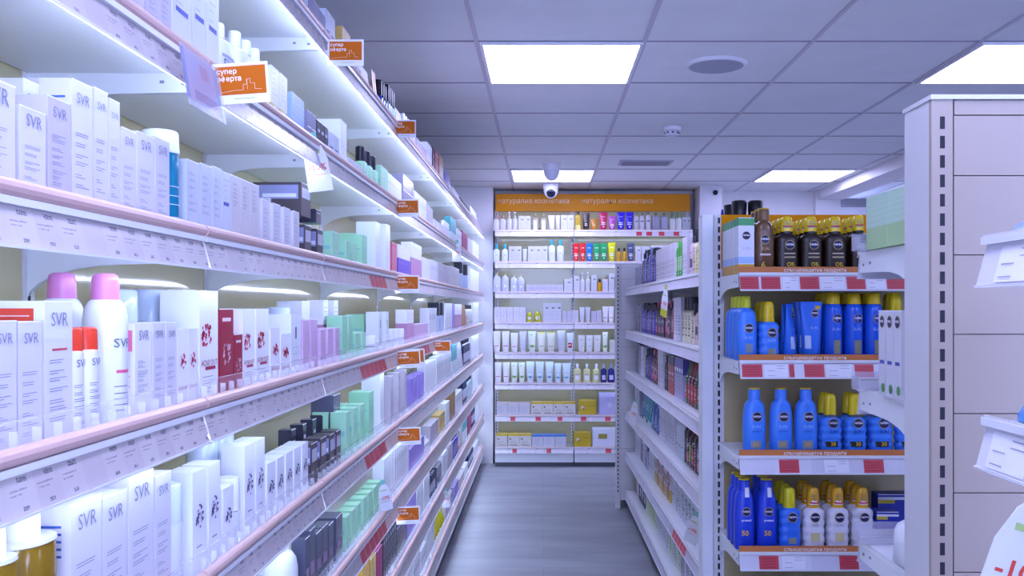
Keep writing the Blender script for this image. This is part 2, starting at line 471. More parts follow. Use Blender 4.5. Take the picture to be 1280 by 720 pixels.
D('wht', 'box', 'tall plain white box', 'tall white box', c='#eef0f6', ops=o_lines(15, '#b8bccc', .3, .7, 3))
D('wht2', 'box', 'white carton, grey print', 'grey-printed carton', c='#e6e8f0', ops=[('r', -.1, .05, .62, .8, '#5a5a70')] + o_lines(16, '#9a9ab0', .2, .5, 3))
D('silver', 'box', 'silver grey carton', 'silver carton', c='#9c98b4', rough=.25, ops=[('r', -.42, .42, .6, .63, '#e8e8f4')] + o_lines(17, '#66647e', .2, .55, 4))
D('redb', 'box', 'crimson carton', 'crimson carton', c='#a01c38', ops=o_flower(18, '#e8c4d0', .0, .5) + [('r', -.3, .3, .86, .9, '#e8d8e0')])
D('acne', 'box', 'white box, crimson splatter', 'splattered box', c='#f0f0f4', ops=o_flower(19, '#c21f45', -.15, .62, .2, 34) + [('t', 'ACNE OUT', 0, .36, .17, '#9a2040'), ('r', -.2, .35, .3, .33, '#b02850')] + o_lines(20, v0=.08, v1=.25, n=5))
D('acne2', 'box', 'short white box, crimson splatter', 'short splattered box', c='#eceaf0', ops=o_flower(21, '#c21f45', 0, .6, .18, 24) + [('t', 'ACNE OUT', 0, .28, .17, '#9a2040')])
D('flow', 'box', 'white box, violet splatter', 'violet-splattered box', c='#eaecf6', ops=o_flower(22, '#54386e', 0, .55, .2, 26) + [('r', -.2, .2, .25, .265, '#8a88a0')])
D('pinkb', 'box', 'lilac pink carton', 'pink carton', c='#d8b4d4', ops=o_lines(23, '#b890b8', .3, .8, 5))
D('pinkw', 'box', 'pink carton, white top', 'white-topped carton', segs=[(0, .62, '#c890b8'), (.62, 1, '#f0eef6')], ops=o_lines(24, '#8a6a90', .66, .9, 3))
D('purp', 'box', 'purple carton, white top', 'purple carton', segs=[(0, .62, '#7a5ac8'), (.62, 1, '#eceaf8')], ops=o_lines(25, '#d8d0f0', .2, .5, 3))
D('purpb', 'box', 'violet carton', 'violet carton', c='#9c86d8', ops=o_lines(26, '#c8bcf0', .3, .8, 4))
D('yelb', 'box', 'small yellow carton', 'yellow carton', c='#d8b868', ops=o_lines(27, '#f4e8c8', .3, .7, 3))
D('yelbot', 'box', 'white box, yellow base', 'yellow-based box', segs=[(0, .4, '#c8b83a'), (.4, 1, '#e8e8f0')], ops=o_lines(28, '#9a9aa8', .5, .9, 5) + [('r', -.15, .15, .28, .38, '#f4f4e0')])
D('redthin', 'box', 'thin coral carton', 'coral carton', c='#d0607a', w=.03, ops=[('r', -.1, .1, .1, .9, '#f0c8d0')])
D('bluebox', 'box', 'pale blue ribbed box', 'pale blue box', c='#a8c4ec', w=.06, ops=[('r', -.5, .5, .1 + .1 * i, .115 + .1 * i, '#c8dcf8') for i in range(8)])
D('blackbag', 'box', 'black carton, blue-white front', 'black carton', w=.06, segs=[(0, .62, '#b8c4e4'), (.62, 1, '#15162a')])
D('aero', 'can', 'white aerosol, pink cap', 'pink-capped aerosol', w=.052, h=.17, bh=.83, c='#eaecf4', cc='#d884bc', capw=.66, ops=[('t', 'SVR', -.12, .55, .3, '#5a6078'), ('r', -.3, .2, .36, .38, '#e0608a')] + o_lines(29, '#6a6a80', .08, .28, 5))
D('redcap', 'tube', 'slim white tube, red cap', 'red-capped tube', w=.032, d=.03, h=.13, c='#e6e6f0', cc='#e6e6f0', base=.96, ops=[('t', 'SVR', 0, .66, .4, '#6a6a80')] + o_lines(30, '#77778a', .15, .5, 6))
D('redcapb', 'bottle', 'slim white bottle, red cap', 'red-capped bottle', w=.034, d=.03, h=.13, n=2.2, sh=.78, nk=.9, cap=.2, capw=1.05, captop=.95, neckh=.002, c='#e6e6f0', cc='#e03c1e', ops=[('t', 'SVR', 0, .68, .36, '#6a6a80')] + o_lines(30, '#77778a', .12, .5, 6))
D('clearcap', 'bottle', 'white bottle, clear round cap', 'clear-capped bottle', w=.05, d=.05, h=.155, n=2, sh=.6, nk=.95, cap=.36, capw=1.03, neckh=.002, c='#e4eaf6', cc='#d4e0f4', caprough=.1)
D('oil', 'bottle', 'golden oil bottle, white cap', 'golden bottle', w=.06, d=.052, h=.16, n=2.3, sh=.8, nk=.62, cap=.17, capw=1.0, neckh=.002, c='#7c5e08', cc='#f2f2f6', rough=.15, collar='#d0d0e4', collarw=1.02, ops=[('r', -.3, .3, .1, .5, '#b08c18')])
D('wjar', 'jar', 'white jar, domed lid', 'white jar', w=.05, d=.05, h=.07, c='#e8ecf6', lid=.5)
D('bigjar', 'bottle', 'large rounded white bottle', 'rounded bottle', w=.09, d=.07, h=.16, n=2.4, sh=.6, nk=.5, cap=.08, c='#f0f2f8', cc='#f0f2f8')
D('wbot', 'bottle', 'white lotion bottle', 'white bottle', w=.045, d=.035, h=.13, c='#e8eaf2', cc='#f0f2f8', sh=.7, nk=.5, cap=.18, ops=[('r', -.3, .3, .35, .58, '#a8acc4')] + o_lines(31, '#8a8aa0', .1, .3, 3))
D('snow', 'bottle', 'white bottle, grey label', 'grey-labelled bottle', w=.052, d=.04, h=.135, c='#e8ecf6', cc='#e8ecf6', sh=.72, nk=.5, cap=.18, n=3, ops=[('t', 'SKIN', 0, .42, .3, '#5a6084'), ('t', 'BORN', 0, .3, .3, '#5a6084'), ('r', -.34, .34, .52, .56, '#9aa4c0')])
D('bcap', 'bottle', 'clear bottle, black cap', 'black-capped bottle', w=.035, d=.03, h=.13, c='#b4d4d8', cc='#14141e', sh=.56, nk=.7, cap=.36, n=3, capw=1.1, rough=.1, ops=[('r', -.3, .3, .1, .4, '#dfe8f0')])
D('bcapblue', 'bottle', 'blue bottle, black cap', 'blue bottle', w=.035, d=.03, h=.13, c='#2a58c0', cc='#10101a', sh=.56, nk=.7, cap=.36, n=3, capw=1.1, rough=.1, ops=[('r', -.3, .3, .1, .4, '#b8d0f0')])
D('mintcap', 'bottle', 'mint bottle, tall black cap', 'black-capped mint bottle', w=.04, d=.035, h=.12, c='#a6dab8', cc='#14182c', sh=.62, nk=.8, cap=.34, n=4, capw=.9)
D('wcyl', 'bottle', 'slim glossy white bottle', 'slim white bottle', w=.028, d=.028, h=.1, n=2, c='#eceef8', cc='#f4f4fa', sh=.7, nk=.85, cap=.25, rough=.12)
D('browntube', 'tube', 'tan upright tube', 'tan tube', w=.04, d=.03, h=.13, c='#b88868', cc='#8a6048')
D('wtube', 'tube', 'white upright tube', 'white tube', w=.045, d=.035, h=.14, c='#e8e8f0', cc='#e8e8f0', ops=[('t', 'derma', 0, .6, .24, '#6a7088')] + o_lines(32, '#9098a8', .2, .45, 4))
D('blutube', 'tube', 'cobalt blue upright tube', 'cobalt tube', w=.06, d=.04, h=.16, c='#2434a8', cc='#e8e8f0', ops=[('r', -.3, .3, .86, .89, '#a8b8e8')] + o_lines(33, '#a8b8e8', .2, .6, 5))
D('yeltube', 'tube', 'bright yellow tube', 'yellow tube', w=.05, d=.04, h=.16, c='#d8cc10', cc='#c8b000', ops=o_lines(34, '#f4ec80', .3, .8, 4))
D('yelbox2', 'box', 'glossy golden yellow carton', 'golden carton', c='#d4a818', rough=.2)
D('magb', 'box', 'magenta carton', 'magenta carton', c='#a02468', ops=o_lines(35, '#d878a8', .3, .8, 3))
D('blkb', 'box', 'slim charcoal carton', 'charcoal carton', w=.03, c='#3c3c4e', rough=.25, ops=[('r', -.3, .3, .7, .78, '#a8a8bc')] + o_lines(36, '#8a8a9c', .2, .6, 3))
D('silb', 'box', 'dark silver carton', 'dark silver carton', c='#54566c', rough=.22, ops=[('r', -.35, .35, .3, .5, '#8a7090')])
D('bronze', 'box', 'amber brown carton', 'amber carton', c='#9c7040')
D('navybot', 'bottle', 'navy bottle, pale label', 'navy bottle', w=.045, d=.04, h=.14, c='#1c2450', cc='#10142c', sh=.7, nk=.5, ops=[('r', -.35, .35, .2, .5, '#c8c8dc')])
D('tealbox', 'box', 'teal and white carton', 'teal carton', segs=[(0, .5, '#e0eef0'), (.5, 1, '#4aa8b0')])
D('pat', 'bottle', 'patterned black-white bottle', 'patterned bottle', w=.04, d=.035, h=.12, c='#d8dcd8', cc='#2a2a30', ops=o_flower(37, '#28302c', 0, .4, .5, 30))
# aisle gondola
D('a_white', 'box', 'white hair dye box', 'white dye box', w=.055, c='#d8d4dc', ops=[('r', -.1, .3, .4, .43, '#b8a0b0')] + o_lines(38, '#b4b0c0', .1, .85, 8))
D('a_green', 'bottle', 'bright green shampoo bottle', 'green bottle', w=.06, d=.04, h=.165, c='#2c9c28', cc='#58b850', sh=.76, nk=.6, cap=.1, ops=[('r', -.3, .3, .25, .6, '#b0dca0')])
D('a_dots', 'bottle', 'yellow dotted bottle, black cap', 'yellow dotted bottle', w=.05, d=.04, h=.17, c='#e0d868', cc='#20202a', sh=.62, nk=.7, cap=.28, ops=o_flower(39, '#4a5a50', 0, .3, .5, 22))
D('a_blue', 'bottle', 'slate blue shampoo bottle', 'slate bottle', w=.055, d=.04, h=.16, c='#5c70b8', cc='#8c9cd0', sh=.72, nk=.55, cap=.15, ops=[('r', -.3, .3, .2, .55, '#8498c8')])
D('a_purp', 'bottle', 'violet shampoo bottle', 'violet bottle', w=.05, d=.04, h=.16, c='#4434b0', cc='#18142c', sh=.7, nk=.6, cap=.2, ops=[('r', -.3, .3, .15, .5, '#8c80d8')] + o_lines(40, '#e0dcf8', .2, .45, 3))
D('a_blk', 'bottle', 'black conditioner bottle', 'black bottle', w=.05, d=.04, h=.165, c='#1c1a26', cc='#1c1a26', sh=.7, nk=.6, cap=.16, ops=[('r', -.3, .3, .2, .55, '#58506c')])
D('a_grey', 'box', 'slim silver box', 'silver box', w=.05, c='#a0a0b4', ops=[('r', -.1, .1, .1, .9, '#c8c8d8')])
D('a_red', 'bottle', 'dark red shampoo bottle', 'red bottle', w=.05, d=.04, h=.165, c='#8c2838', cc='#2a1620', sh=.7, nk=.5, cap=.16, ops=[('r', -.32, .32, .2, .5, '#d88898')] + o_lines(41, '#f0d8dc', .25, .45, 3))
D('a_cream', 'bottle', 'cream bottle, black cap', 'cream bottle', w=.055, d=.045, h=.17, c='#dcd8b8', cc='#20222e', sh=.62, nk=.75, cap=.28, n=4, ops=[('r', -.3, .3, .3, .34, '#8a7838'), ('r', -.3, .3, .15, .18, '#6a6848'), ('d', 0, .4, .1, '#8a9a50')])
D('a_pink', 'bottle', 'pale pink bottle', 'pink bottle', w=.055, d=.045, h=.15, c='#d8b4c4', cc='#30303c', sh=.7, nk=.6, cap=.15, ops=[('r', -.32, .32, .25, .45, '#4a4a58')])
D('a_tap', 'bottle', 'tapered green-red syrup bottle', 'tapered bottle', w=.06, d=.045, h=.18, c='#3c6a38', cc='#402028', sh=.5, nk=.34, cap=.12, slope=True, n=2.2, rough=.15, ops=[('r', -.36, .36, .12, .44, '#b03048'), ('r', -.2, .2, .25, .3, '#e0c8b0', 2)])
D('a_redbox', 'box', 'red and white carton', 'red carton', w=.05, segs=[(0, .75, '#b84844'), (.75, 1, '#3c2230')], ops=[('r', -.35, .35, .5, .58, '#f0e0e0'), ('r', -.35, .35, .38, .4, '#f0e0e0')])
D('a_purbox', 'box', 'violet white carton', 'violet white carton', w=.05, segs=[(0, .62, '#b8b0d4'), (.62, 1, '#5a50a8')], ops=[('r', -.35, .35, .66, .76, '#f0f0f8')])
D('a_teal', 'tube', 'teal conditioner tube', 'teal tube', w=.06, d=.04, h=.165, c='#2c98a0', cc='#e0e8e8', ops=[('r', -.3, .3, .4, .6, '#7cc8b8')])
D('a_sky', 'tube', 'sky blue tube', 'sky tube', w=.06, d=.04, h=.155, c='#4c88c4', cc='#384868', ops=[('r', -.3, .3, .4, .6, '#98c0e0')])
D('a_wtall', 'box', 'tall white carton', 'tall carton', w=.06, c='#d8d8e4', ops=o_lines(43, '#a8a8bc', .2, .8, 5))
D('a_lime', 'bottle', 'dark bottle, lime label', 'lime-labelled bottle', w=.05, d=.04, h=.17, c='#3a2c34', cc='#a83840', sh=.6, nk=.4, cap=.2, ops=[('r', -.34, .34, .15, .55, '#7cb030')])
D('a_greenw', 'bottle', 'white bottle, green outline', 'green-outlined bottle', w=.06, d=.04, h=.15, c='#d4d8e4', cc='#c8ccd8', sh=.72, nk=.6, cap=.1, ops=[('r', -.4, -.32, .05, .7, '#3c8c50'), ('r', -.2, .3, .3, .34, '#8098a0')])
D('a_food', 'box', 'white box, yellow base, photo', 'yellow-based carton', w=.05, segs=[(0, .35, '#c0b050'), (.35, 1, '#d8d4dc')], ops=[('r', -.3, .3, .45, .75, '#a86870'), ('r', -.15, .2, .5, .7, '#604848', 2)])
D('a_leaf', 'box', 'white floral print carton', 'floral carton', w=.08, c='#d8dce8', ops=o_flower(44, '#5c9470', 0, .45, .4, 12) + [('d', .2, .3, .12, '#c08850'), ('d', -.1, .65, .04, '#3c4c50'), ('d', -.2, .55, .04, '#3c4c50')])
D('a_limeb', 'box', 'lime green white carton', 'lime carton', w=.06, c='#d8e0c8', ops=[('r', -.3, .1, .45, .9, '#90b828'), ('r', 0, .3, .1, .5, '#b0c848')])
D('a_tapr', 'bottle', 'tapered red syrup bottle', 'red tapered bottle', w=.06, d=.045, h=.18, c='#7c2430', cc='#28141c', sh=.5, nk=.34, cap=.12, slope=True, n=2.2, rough=.15, ops=[('r', -.36, .36, .12, .44, '#c84858'), ('r', -.2, .2, .25, .3, '#f0d8c0', 2)])
D('a_berry', 'bottle', 'dark berry bottle, pink band', 'berry bottle', w=.05, d=.04, h=.165, c='#38202c', cc='#c8506c', sh=.66, nk=.5, cap=.16, ops=[('r', -.34, .34, .1, .3, '#d88098'), ('r', -.34, .34, .42, .5, '#b8b0bc')])
for k_, p_ in P.items():
    if k_.startswith('a_'):
        c_ = p_['s'].get('c', '#d0d0d8')
        p_['s']['ops'] = p_['s'].get('ops', []) + [(*q[:6], 3) for q in o_lines(len(k_) * 7 + ord(k_[2]), '#e8e4f0' if lum(c_) < .25 else '#5c586c', .12, .6, 7, .3, .012)]
# back wall
D('w_pinkcap', 'bottle', 'white bottle, pink cap', 'pink-capped bottle', w=.05, d=.04, h=.12, c='#d0ccd0', cc='#b07080', sh=.62, nk=.4, cap=.18)
D('w_pump', 'pump', 'white pump bottle', 'pump bottle', w=.045, d=.04, h=.14, c='#ccccd6', cc='#d8d8e2', sh=.7, nk=.4, ops=o_lines(45, '#7a7a88', .15, .5, 4))
D('w_box', 'box', 'white printed box', 'white box', w=.045, c='#c8c8d0', ops=[('r', -.1, .3, .72, .8, '#6a7a70')] + o_lines(46, '#9a9aa8', .1, .6, 6))
D('w_olive', 'bottle', 'squat olive bottle, white label', 'olive bottle', w=.06, d=.045, h=.125, c='#8a8468', cc='#8c9450', sh=.66, nk=.35, cap=.14, n=4, ops=[('r', -.46, .46, .04, .62, '#d4d2dc')] + o_lines(47, '#9a9aa8', .15, .5, 4))
D('w_tube', 'tube', 'white standing tube', 'white tube', w=.058, d=.04, h=.125, c='#ccced8', cc='#d8d8e0', ops=o_lines(48, '#8a8a98', .3, .6, 3))
D('w_tubep', 'tube', 'white tube, pink band', 'pink-band tube', w=.062, d=.04, h=.16, c='#e8e6ee', cc='#e0dce4', ops=[('r', -.4, .4, .3, .34, '#c86a88')] + o_lines(49, '#a8a8b8', .5, .8, 3))
D('w_tubeg', 'tube', 'white tube, green band', 'green-band tube', w=.062, d=.04, h=.16, c='#e4ecdc', cc='#dce4d8', ops=[('r', -.4, .4, .26, .36, '#78a848'), ('r', -.3, .0, .82, .85, '#58a050')])
D('w_tubey', 'tube', 'white tube, yellow crimp', 'yellow-crimp tube', w=.062, d=.04, h=.155, c='#e8e8d8', cc='#e4e4dc', ops=[('r', -.5, .5, .93, .99, '#d8d848'), ('r', -.3, .3, .3, .33, '#6a8a48')])
D('w_tubeb', 'tube', 'white tube, blue band', 'blue-band tube', w=.066, d=.04, h=.16, c='#d4e4ec', cc='#e0e6ee', ops=[('r', -.45, .45, .24, .32, '#4c88b8'), ('r', -.3, .3, .5, .52, '#80a8c0')])
D('w_tubered', 'tube', 'white tube, red sticker', 'red-sticker tube', w=.06, d=.04, h=.15, c='#dce6ee', cc='#e0e6ee', ops=[('r', -.35, .35, .25, .5, '#c02c28'), ('r', -.2, .2, .36, .42, '#f0e0e0', 2)])
D('w_gold', 'bottle', 'yellow shampoo bottle, black cap', 'yellow bottle', w=.052, d=.04, h=.15, c='#b8981c', cc='#181818', sh=.7, nk=.5, cap=.14, n=4, ops=[('r', -.4, .4, .06, .3, '#d8cc80')])
D('w_brown', 'tube', 'dark brown tube', 'brown tube', w=.06, d=.04, h=.135, c='#3c2820', cc='#2a1c18', ops=[('r', -.2, .2, .38, .42, '#e8e4e0'), ('r', -.25, .25, .3, .34, '#e8e4e0'), ('d', 0, .55, .1, '#b8a890')])
D('w_orange', 'tube', 'orange honey tube', 'orange tube', w=.06, d=.04, h=.1, c='#b87818', cc='#a86c18', ops=[('d', 0, .5, .22, '#d8b060'), ('d', .15, .55, .08, '#20180c', 3)])
def fr(key, desc, short, c, h=.145, w=.066):
    D(key, 'tube', desc, short, w=w, d=.045, h=h, c=c, cc=c, base=.72, ops=[('r', -.3, .3, .42, .46, '#f0f0f4'), ('r', -.35, .35, .33, .37, '#f0f0f4'), ('r', -.3, .3, .75, .77, '#f0f0f4'), ('d', 0, .22, .12, '#f0f0f4')])
fr('f_mag', 'magenta fruit tube', 'magenta tube', '#c01c58'); fr('f_pink', 'orchid pink tube', 'orchid tube', '#b850b0', .115)
fr('f_blue', 'royal blue tube', 'royal tube', '#3020c8'); fr('f_red', 'red body wash tube', 'red tube', '#d81820', .14, .05)
fr('f_cyan', 'bright blue tube', 'bright blue tube', '#1468d8', .14, .055); fr('f_green', 'emerald green tube', 'emerald tube', '#149858', .14, .055)
fr('f_yel', 'lemon yellow tube', 'lemon tube', '#d8d010', .14, .06); fr('f_slate', 'slate grey tube', 'slate tube', '#4c5278', .14, .058)
D('w_grey', 'bottle', 'grey frosted bottle', 'frosted bottle', w=.058, d=.045, h=.125, c='#9a9aac', cc='#58685c', sh=.72, nk=.45, cap=.12)
D('w_greyw', 'bottle', 'pale bottle, grey cap', 'pale bottle', w=.042, d=.04, h=.13, c='#c8c4cc', cc='#6a7a6c', sh=.72, nk=.5, cap=.12, ops=[('r', -.3, .3, .5, .56, '#50505c')] + o_lines(50, '#8a8a98', .1, .4, 3))
D('w_grtop', 'bottle', 'white bottle, green top', 'green-topped bottle', w=.05, d=.04, h=.13, c='#ccccc8', cc='#5c7c5c', sh=.64, nk=.85, cap=.3, captop=.8, ops=o_lines(51, '#8a8a98', .15, .5, 4))
D('w_tealcap', 'bottle', 'white bottle, turquoise cap', 'turquoise-capped bottle', w=.052, d=.042, h=.14, c='#d4dce8', cc='#28b4bc', sh=.62, nk=.55, cap=.24, captop=.9, ops=[('d', 0, .4, .12, '#a8bcb8')])
D('w_amber', 'bottle', 'small amber bottle, black cap', 'amber bottle', w=.034, d=.034, h=.1, c='#c89010', cc='#281c10', sh=.68, nk=.55, cap=.2, n=2, rough=.12)
D('w_clear', 'bottle', 'clear toner bottle, gold cap', 'clear bottle', w=.06, d=.045, h=.15, c='#c4c8e0', cc='#c8bc60', sh=.56, nk=.3, cap=.1, n=2.4, rough=.1, ops=[('d', 0, .32, .16, '#e8e8f0')])
D('w_tin', 'box', 'low patterned box', 'low box', w=.052, c='#c0bccc', ops=o_flower(52, '#8a8498', 0, .5, .4, 14))
D('w_patbox', 'box', 'white patterned carton', 'patterned carton', w=.048, c='#d0ccd8', ops=o_flower(53, '#a09ab0', 0, .6, .35, 16))
D('w_limebot', 'bottle', 'round lime oil bottle', 'lime bottle', w=.055, d=.045, h=.115, c='#b0b028', cc='#b8b8a0', sh=.45, nk=.3, cap=.14, n=2, rough=.12, ops=[('d', 0, .36, .28, '#d8d8dc')])
D('w_arrow', 'tube', 'white tube, dark drop', 'drop-print tube', w=.056, d=.04, h=.135, c='#dcdcdc', cc='#d4d4d4', ops=[('d', 0, .75, .09, '#28303c'), ('d', .1, .4, .08, '#88a050')])
D('w_yelliq', 'bottle', 'clear yellow cleanser bottle', 'cleanser bottle', w=.056, d=.045, h=.145, c='#d4d49c', cc='#e4e8f4', sh=.66, nk=.45, cap=.2, n=3, rough=.1, ops=[('r', -.3, .3, .18, .42, '#e8e8f0'), ('r', -.3, .3, .42, .45, '#5a5a6c')])
D('w_navy', 'bottle', 'dark blue cleanser bottle', 'dark blue bottle', w=.052, d=.045, h=.145, c='#182080', cc='#98a4e0', sh=.66, nk=.45, cap=.2, n=3, ops=[('r', -.3, .3, .18, .42, '#c8ccf0')])
D('w_ytop', 'box', 'cream carton, yellow top', 'yellow-topped carton', w=.078, segs=[(0, .82, '#d4d0cc'), (.82, 1, '#d8b82c')], ops=[('r', -.35, .35, .12, .18, '#78706c'), ('r', -.3, .3, .3, .32, '#8a8488'), ('r', -.3, .2, .4, .42, '#8a8488'), ('d', -.3, .6, .08, '#8a4a40')])
D('w_pale', 'box', 'pale grey carton', 'pale grey carton', w=.078, segs=[(0, .86, '#c8c6d0'), (.86, 1, '#dcc8cc')], ops=o_lines(54, '#9a98a8', .15, .7, 6))
D('w_btop', 'box', 'white carton, blue top', 'blue-topped carton', w=.078, segs=[(0, .82, '#ccccd8'), (.82, 1, '#3c7cd0')], ops=o_lines(55, '#8a88a0', .15, .7, 6))
D('w_ybox', 'box', 'wide yellow mask box', 'wide yellow box', w=.14, c='#c0a414', ops=[('d', -.28, .5, .1, '#d0c4b0'), ('d', -.22, .42, .04, '#28203c', 3), ('r', .0, .4, .6, .63, '#8a7010')])
D('w_vbox', 'box', 'large pale violet box', 'violet box', w=.14, c='#a8a4cc', ops=[('r', -.42, .42, .08, .92, '#b8b4dc'), ('d', .1, .45, .14, '#d0cce4', 2)])
D('w_wbox', 'box', 'wide white box, yellow picture', 'wide white box', w=.17, c='#d8d8e8', ops=[('r', -.25, .1, .45, .72, '#98903c')])
# suncare
D('n_box', 'box', 'white suncare box, green top', 'green-topped box', w=.042, d=.036, h=.125, segs=[(0, .17, '#d8a428'), (.17, .3, '#a8c8f0'), (.3, .86, '#e4e6f0'), (.86, 1, '#3c9c58')], ops=[('niv', 0, .68, .24), ('t', 'SUN', 0, .45, .26, '#b8bcd0'), ('t', '50+', 0, .085, .3, '#fff8e8', .02), ('r', -.5, .5, .165, .18, '#f4f4f4')])
D('n_brown', 'bottle', 'bronze suncare lotion bottle', 'bronze bottle', w=.052, d=.036, h=.15, c='#6a4a30', cc='#7a5a38', sh=.66, nk=.75, cap=.16, capw=1.06, n=2.6, taper=1, rough=.2, lid='#d0a818', ops=[('niv', 0, .53, .2), ('t', 'SUN', 0, .38, .2, '#c8a880'), ('r', -.26, .26, .28, .31, '#d8c8c8'), ('t', '6', -.1, .13, .42, '#d8b030', .02)])
D('n_spray', 'spray', 'dark brown tanning spray bottle', 'brown spray', w=.06, d=.04, h=.13, bh=.7, nowave=1, c='#241408', cc='#e8c814', ring='#1a1010', sticker=(.8, .94, '#60a098'), ops=[('niv', .05, .5, .19), ('r', -.2, .3, .34, .36, '#c8b8a0'), ('r', -.2, .3, .27, .3, '#a89878'), ('t', 'OIL', .1, .16, .24, '#e0c020', .02)])
D('n_lot', 'bottle', 'sky blue sun lotion bottle', 'sky blue lotion', w=.057, d=.038, h=.152, c='#3c84ee', cc='#4284f0', sh=.66, nk=.8, cap=.14, capw=1.0, n=2.6, taper=1, rough=.3, lid='#e0c010', ops=[('niv', .06, .58, .2), ('t', 'SUN', .02, .43, .2, '#a8c8f8'), ('t', 'protect', .02, .36, .13, '#0c1c60'), ('r', -.22, .24, .09, .22, '#8090a0'), ('t', '30', .0, .155, .26, '#d8a838', .02)])
D('n_lot2', 'bottle', 'blue sun lotion, lime cap', 'lime-capped lotion', w=.052, d=.038, h=.14, c='#3c84ee', cc='#c8d020', sh=.68, nk=.62, cap=.17, capw=1.0, n=2.6, taper=1, ops=[('niv', .08, .5, .2), ('t', 'SUN', .04, .35, .2, '#a8c8f8'), ('r', -.1, .26, .12, .26, '#8090a0')])
D('n_pump', 'spray', 'blue roll spray, yellow cap', 'blue spray', w=.054, d=.038, h=.132, bh=.66, c='#3c84ee', cc='#e0c010', ops=[('niv', .1, .47, .2), ('t', 'SUN', .05, .34, .2, '#a8c8f8'), ('r', -.1, .25, .08, .2, '#90988a')])
D('n_tube', 'tube', 'blue sun cream tube', 'blue sun tube', w=.058, d=.036, h=.132, c='#2a70e4', cc='#d8b818', cap=.09, base=.8, ops=[('niv', .18, .8, .2), ('r', .2, .5, .87, .93, '#d8b030'), ('t', 'SUN', .1, .55, .22, '#a8c8f8'), ('r', -.42, -.1, .2, .42, '#b8c8e8')])
D('n_aer', 'can', 'blue sun mist can', 'blue mist can', w=.048, d=.048, h=.152, bh=.84, c='#2060e0', cc='#e0c010', capw=.8, ops=[('niv', .12, .62, .24), ('t', 'SUN', .05, .46, .24, '#a8c8f8'), ('r', -.1, .3, .1, .3, '#8a8a70')])
D('n_cap', 'spray', 'blue spray, dark gold band', 'banded blue spray', w=.058, d=.04, h=.142, bh=.62, c='#3c84ee', cc='#e0c814', ring='#50505c', ops=[('niv', .06, .52, .2), ('t', 'SUN', .05, .38, .2, '#0c2c80'), ('r', -.45, .45, .13, .22, '#1c2024'), ('t', '30', .05, .175, .24, '#d8b030', .02, )])
D('n_deep', 'bottle', 'deep blue kids lotion bottle', 'deep blue lotion', w=.054, d=.038, h=.165, c='#1c40cc', cc='#1c40cc', sh=.66, nk=.8, cap=.14, capw=1.0, taper=1, n=2.6, lid='#e0c010', ops=[('niv', .05, .55, .2), ('t', 'protect', .05, .43, .16, '#f0f0f8', .02), ('t', '50', -.02, .24, .36, '#d8a838', .03), ('r', -.02, .2, .76, .92, '#e4e4ec'), ('r', .02, .16, .83, .9, '#50502c', 2)])
D('n_wspray', 'spray', 'white sun spray, orange-yellow cap', 'white sun spray', w=.055, d=.04, h=.142, bh=.68, c='#e0e0ec', cc='#e0a818', sticker=(.73, .93, '#f0eef4'), ops=[('niv', .0, .53, .2), ('t', 'SUN', 0, .4, .16, '#a8a8b8'), ('r', -.2, .2, .14, .28, '#d8cc98')])
D('n_bspray', 'spray', 'light blue kids spray', 'light blue spray', w=.055, d=.04, h=.142, bh=.68, c='#2c70e4', cc='#d8cc10', ops=[('niv', .08, .53, .2), ('r', -.1, .25, .1, .2, '#90988a')])
D('n_bbox', 'box', 'navy blue suncare box', 'navy box', w=.06, c='#1828a0', ops=[('r', -.5, .5, .88, .94, '#e0e0f0'), ('r', -.5, .0, .8, .88, '#c8b428')])
D('n_slim', 'box', 'slim white lotion box', 'slim white box', w=.03, d=.03, h=.135, c='#d4d4dc', ops=[('niv', 0, .87, .3), ('r', -.3, .3, .38, .42, '#3848a8'), ('d', .15, .1, .25, '#4c9450')])
D('g_box', 'box', 'light green tissue box', 'green box', w=.09, d=.05, h=.08, segs=[(0, .4, '#a8cc90'), (.4, 1, '#b8dcc0')], ops=[('r', -.5, .5, .45 + .1 * i, .46 + .1 * i, '#d4e8d0') for i in range(5)], side=[('r', -.5, .5, .45 + .1 * i, .46 + .1 * i, '#d4e8d0') for i in range(5)])
D('blk_jar', 'bottle', 'black bottle, flared black cap', 'black bottle', w=.05, d=.05, h=.16, c='#14141c', cc='#0e0e14', sh=.5, nk=.7, cap=.24, capw=1.2, captop=1.12, n=2)
D('bluefun', 'bottle', 'cobalt bottle with pointed tip', 'pointed bottle', w=.045, d=.045, h=.14, c='#1c24a8', cc='#1c24a8', sh=.6, nk=.3, cap=.2, captop=.4, slope=True, n=2)

# ------------------------------------------------------------------ product placing and labelling
_CACHE = {}
REG = []      # (object, desc, short, shelf, row, run id, index, count, stacked)
_RUN = [0]
ZV = lambda: None
def make(key, w, d, h):
    ck = (key, round(w, 3), round(d, 3), round(h, 3))
    if ck in _CACHE: return copy_tree(_CACHE[ck])
    p = P[key]
    parts = BUILD[p['kind']](w, d, h, p['s'])
    nm = ONAME[p['kind']]
    if len(parts) == 1:
        o = link(nm, parts[0][1])
    else:
        o = empty(nm)
        for pn, mb in parts: link(pn, mb, o)
    _CACHE[ck] = o
    return o
def place(key, loc, rotz, w, d, h, shelf, run, i, n, row=0, stack=0):
    p = P[key]
    o = make(key, w, d, h)
    o.location = loc; o.rotation_euler = (0, 0, rotz)
    o['category'] = OCAT[p['kind']]
    for k in ('label', 'group'):
        if k in o.keys(): del o[k]
    REG.append(dict(o=o, desc=p['desc'], short=p['short'], shelf=shelf, row=row, run=run, i=i, n=n, stack=stack, key=key))
    return o

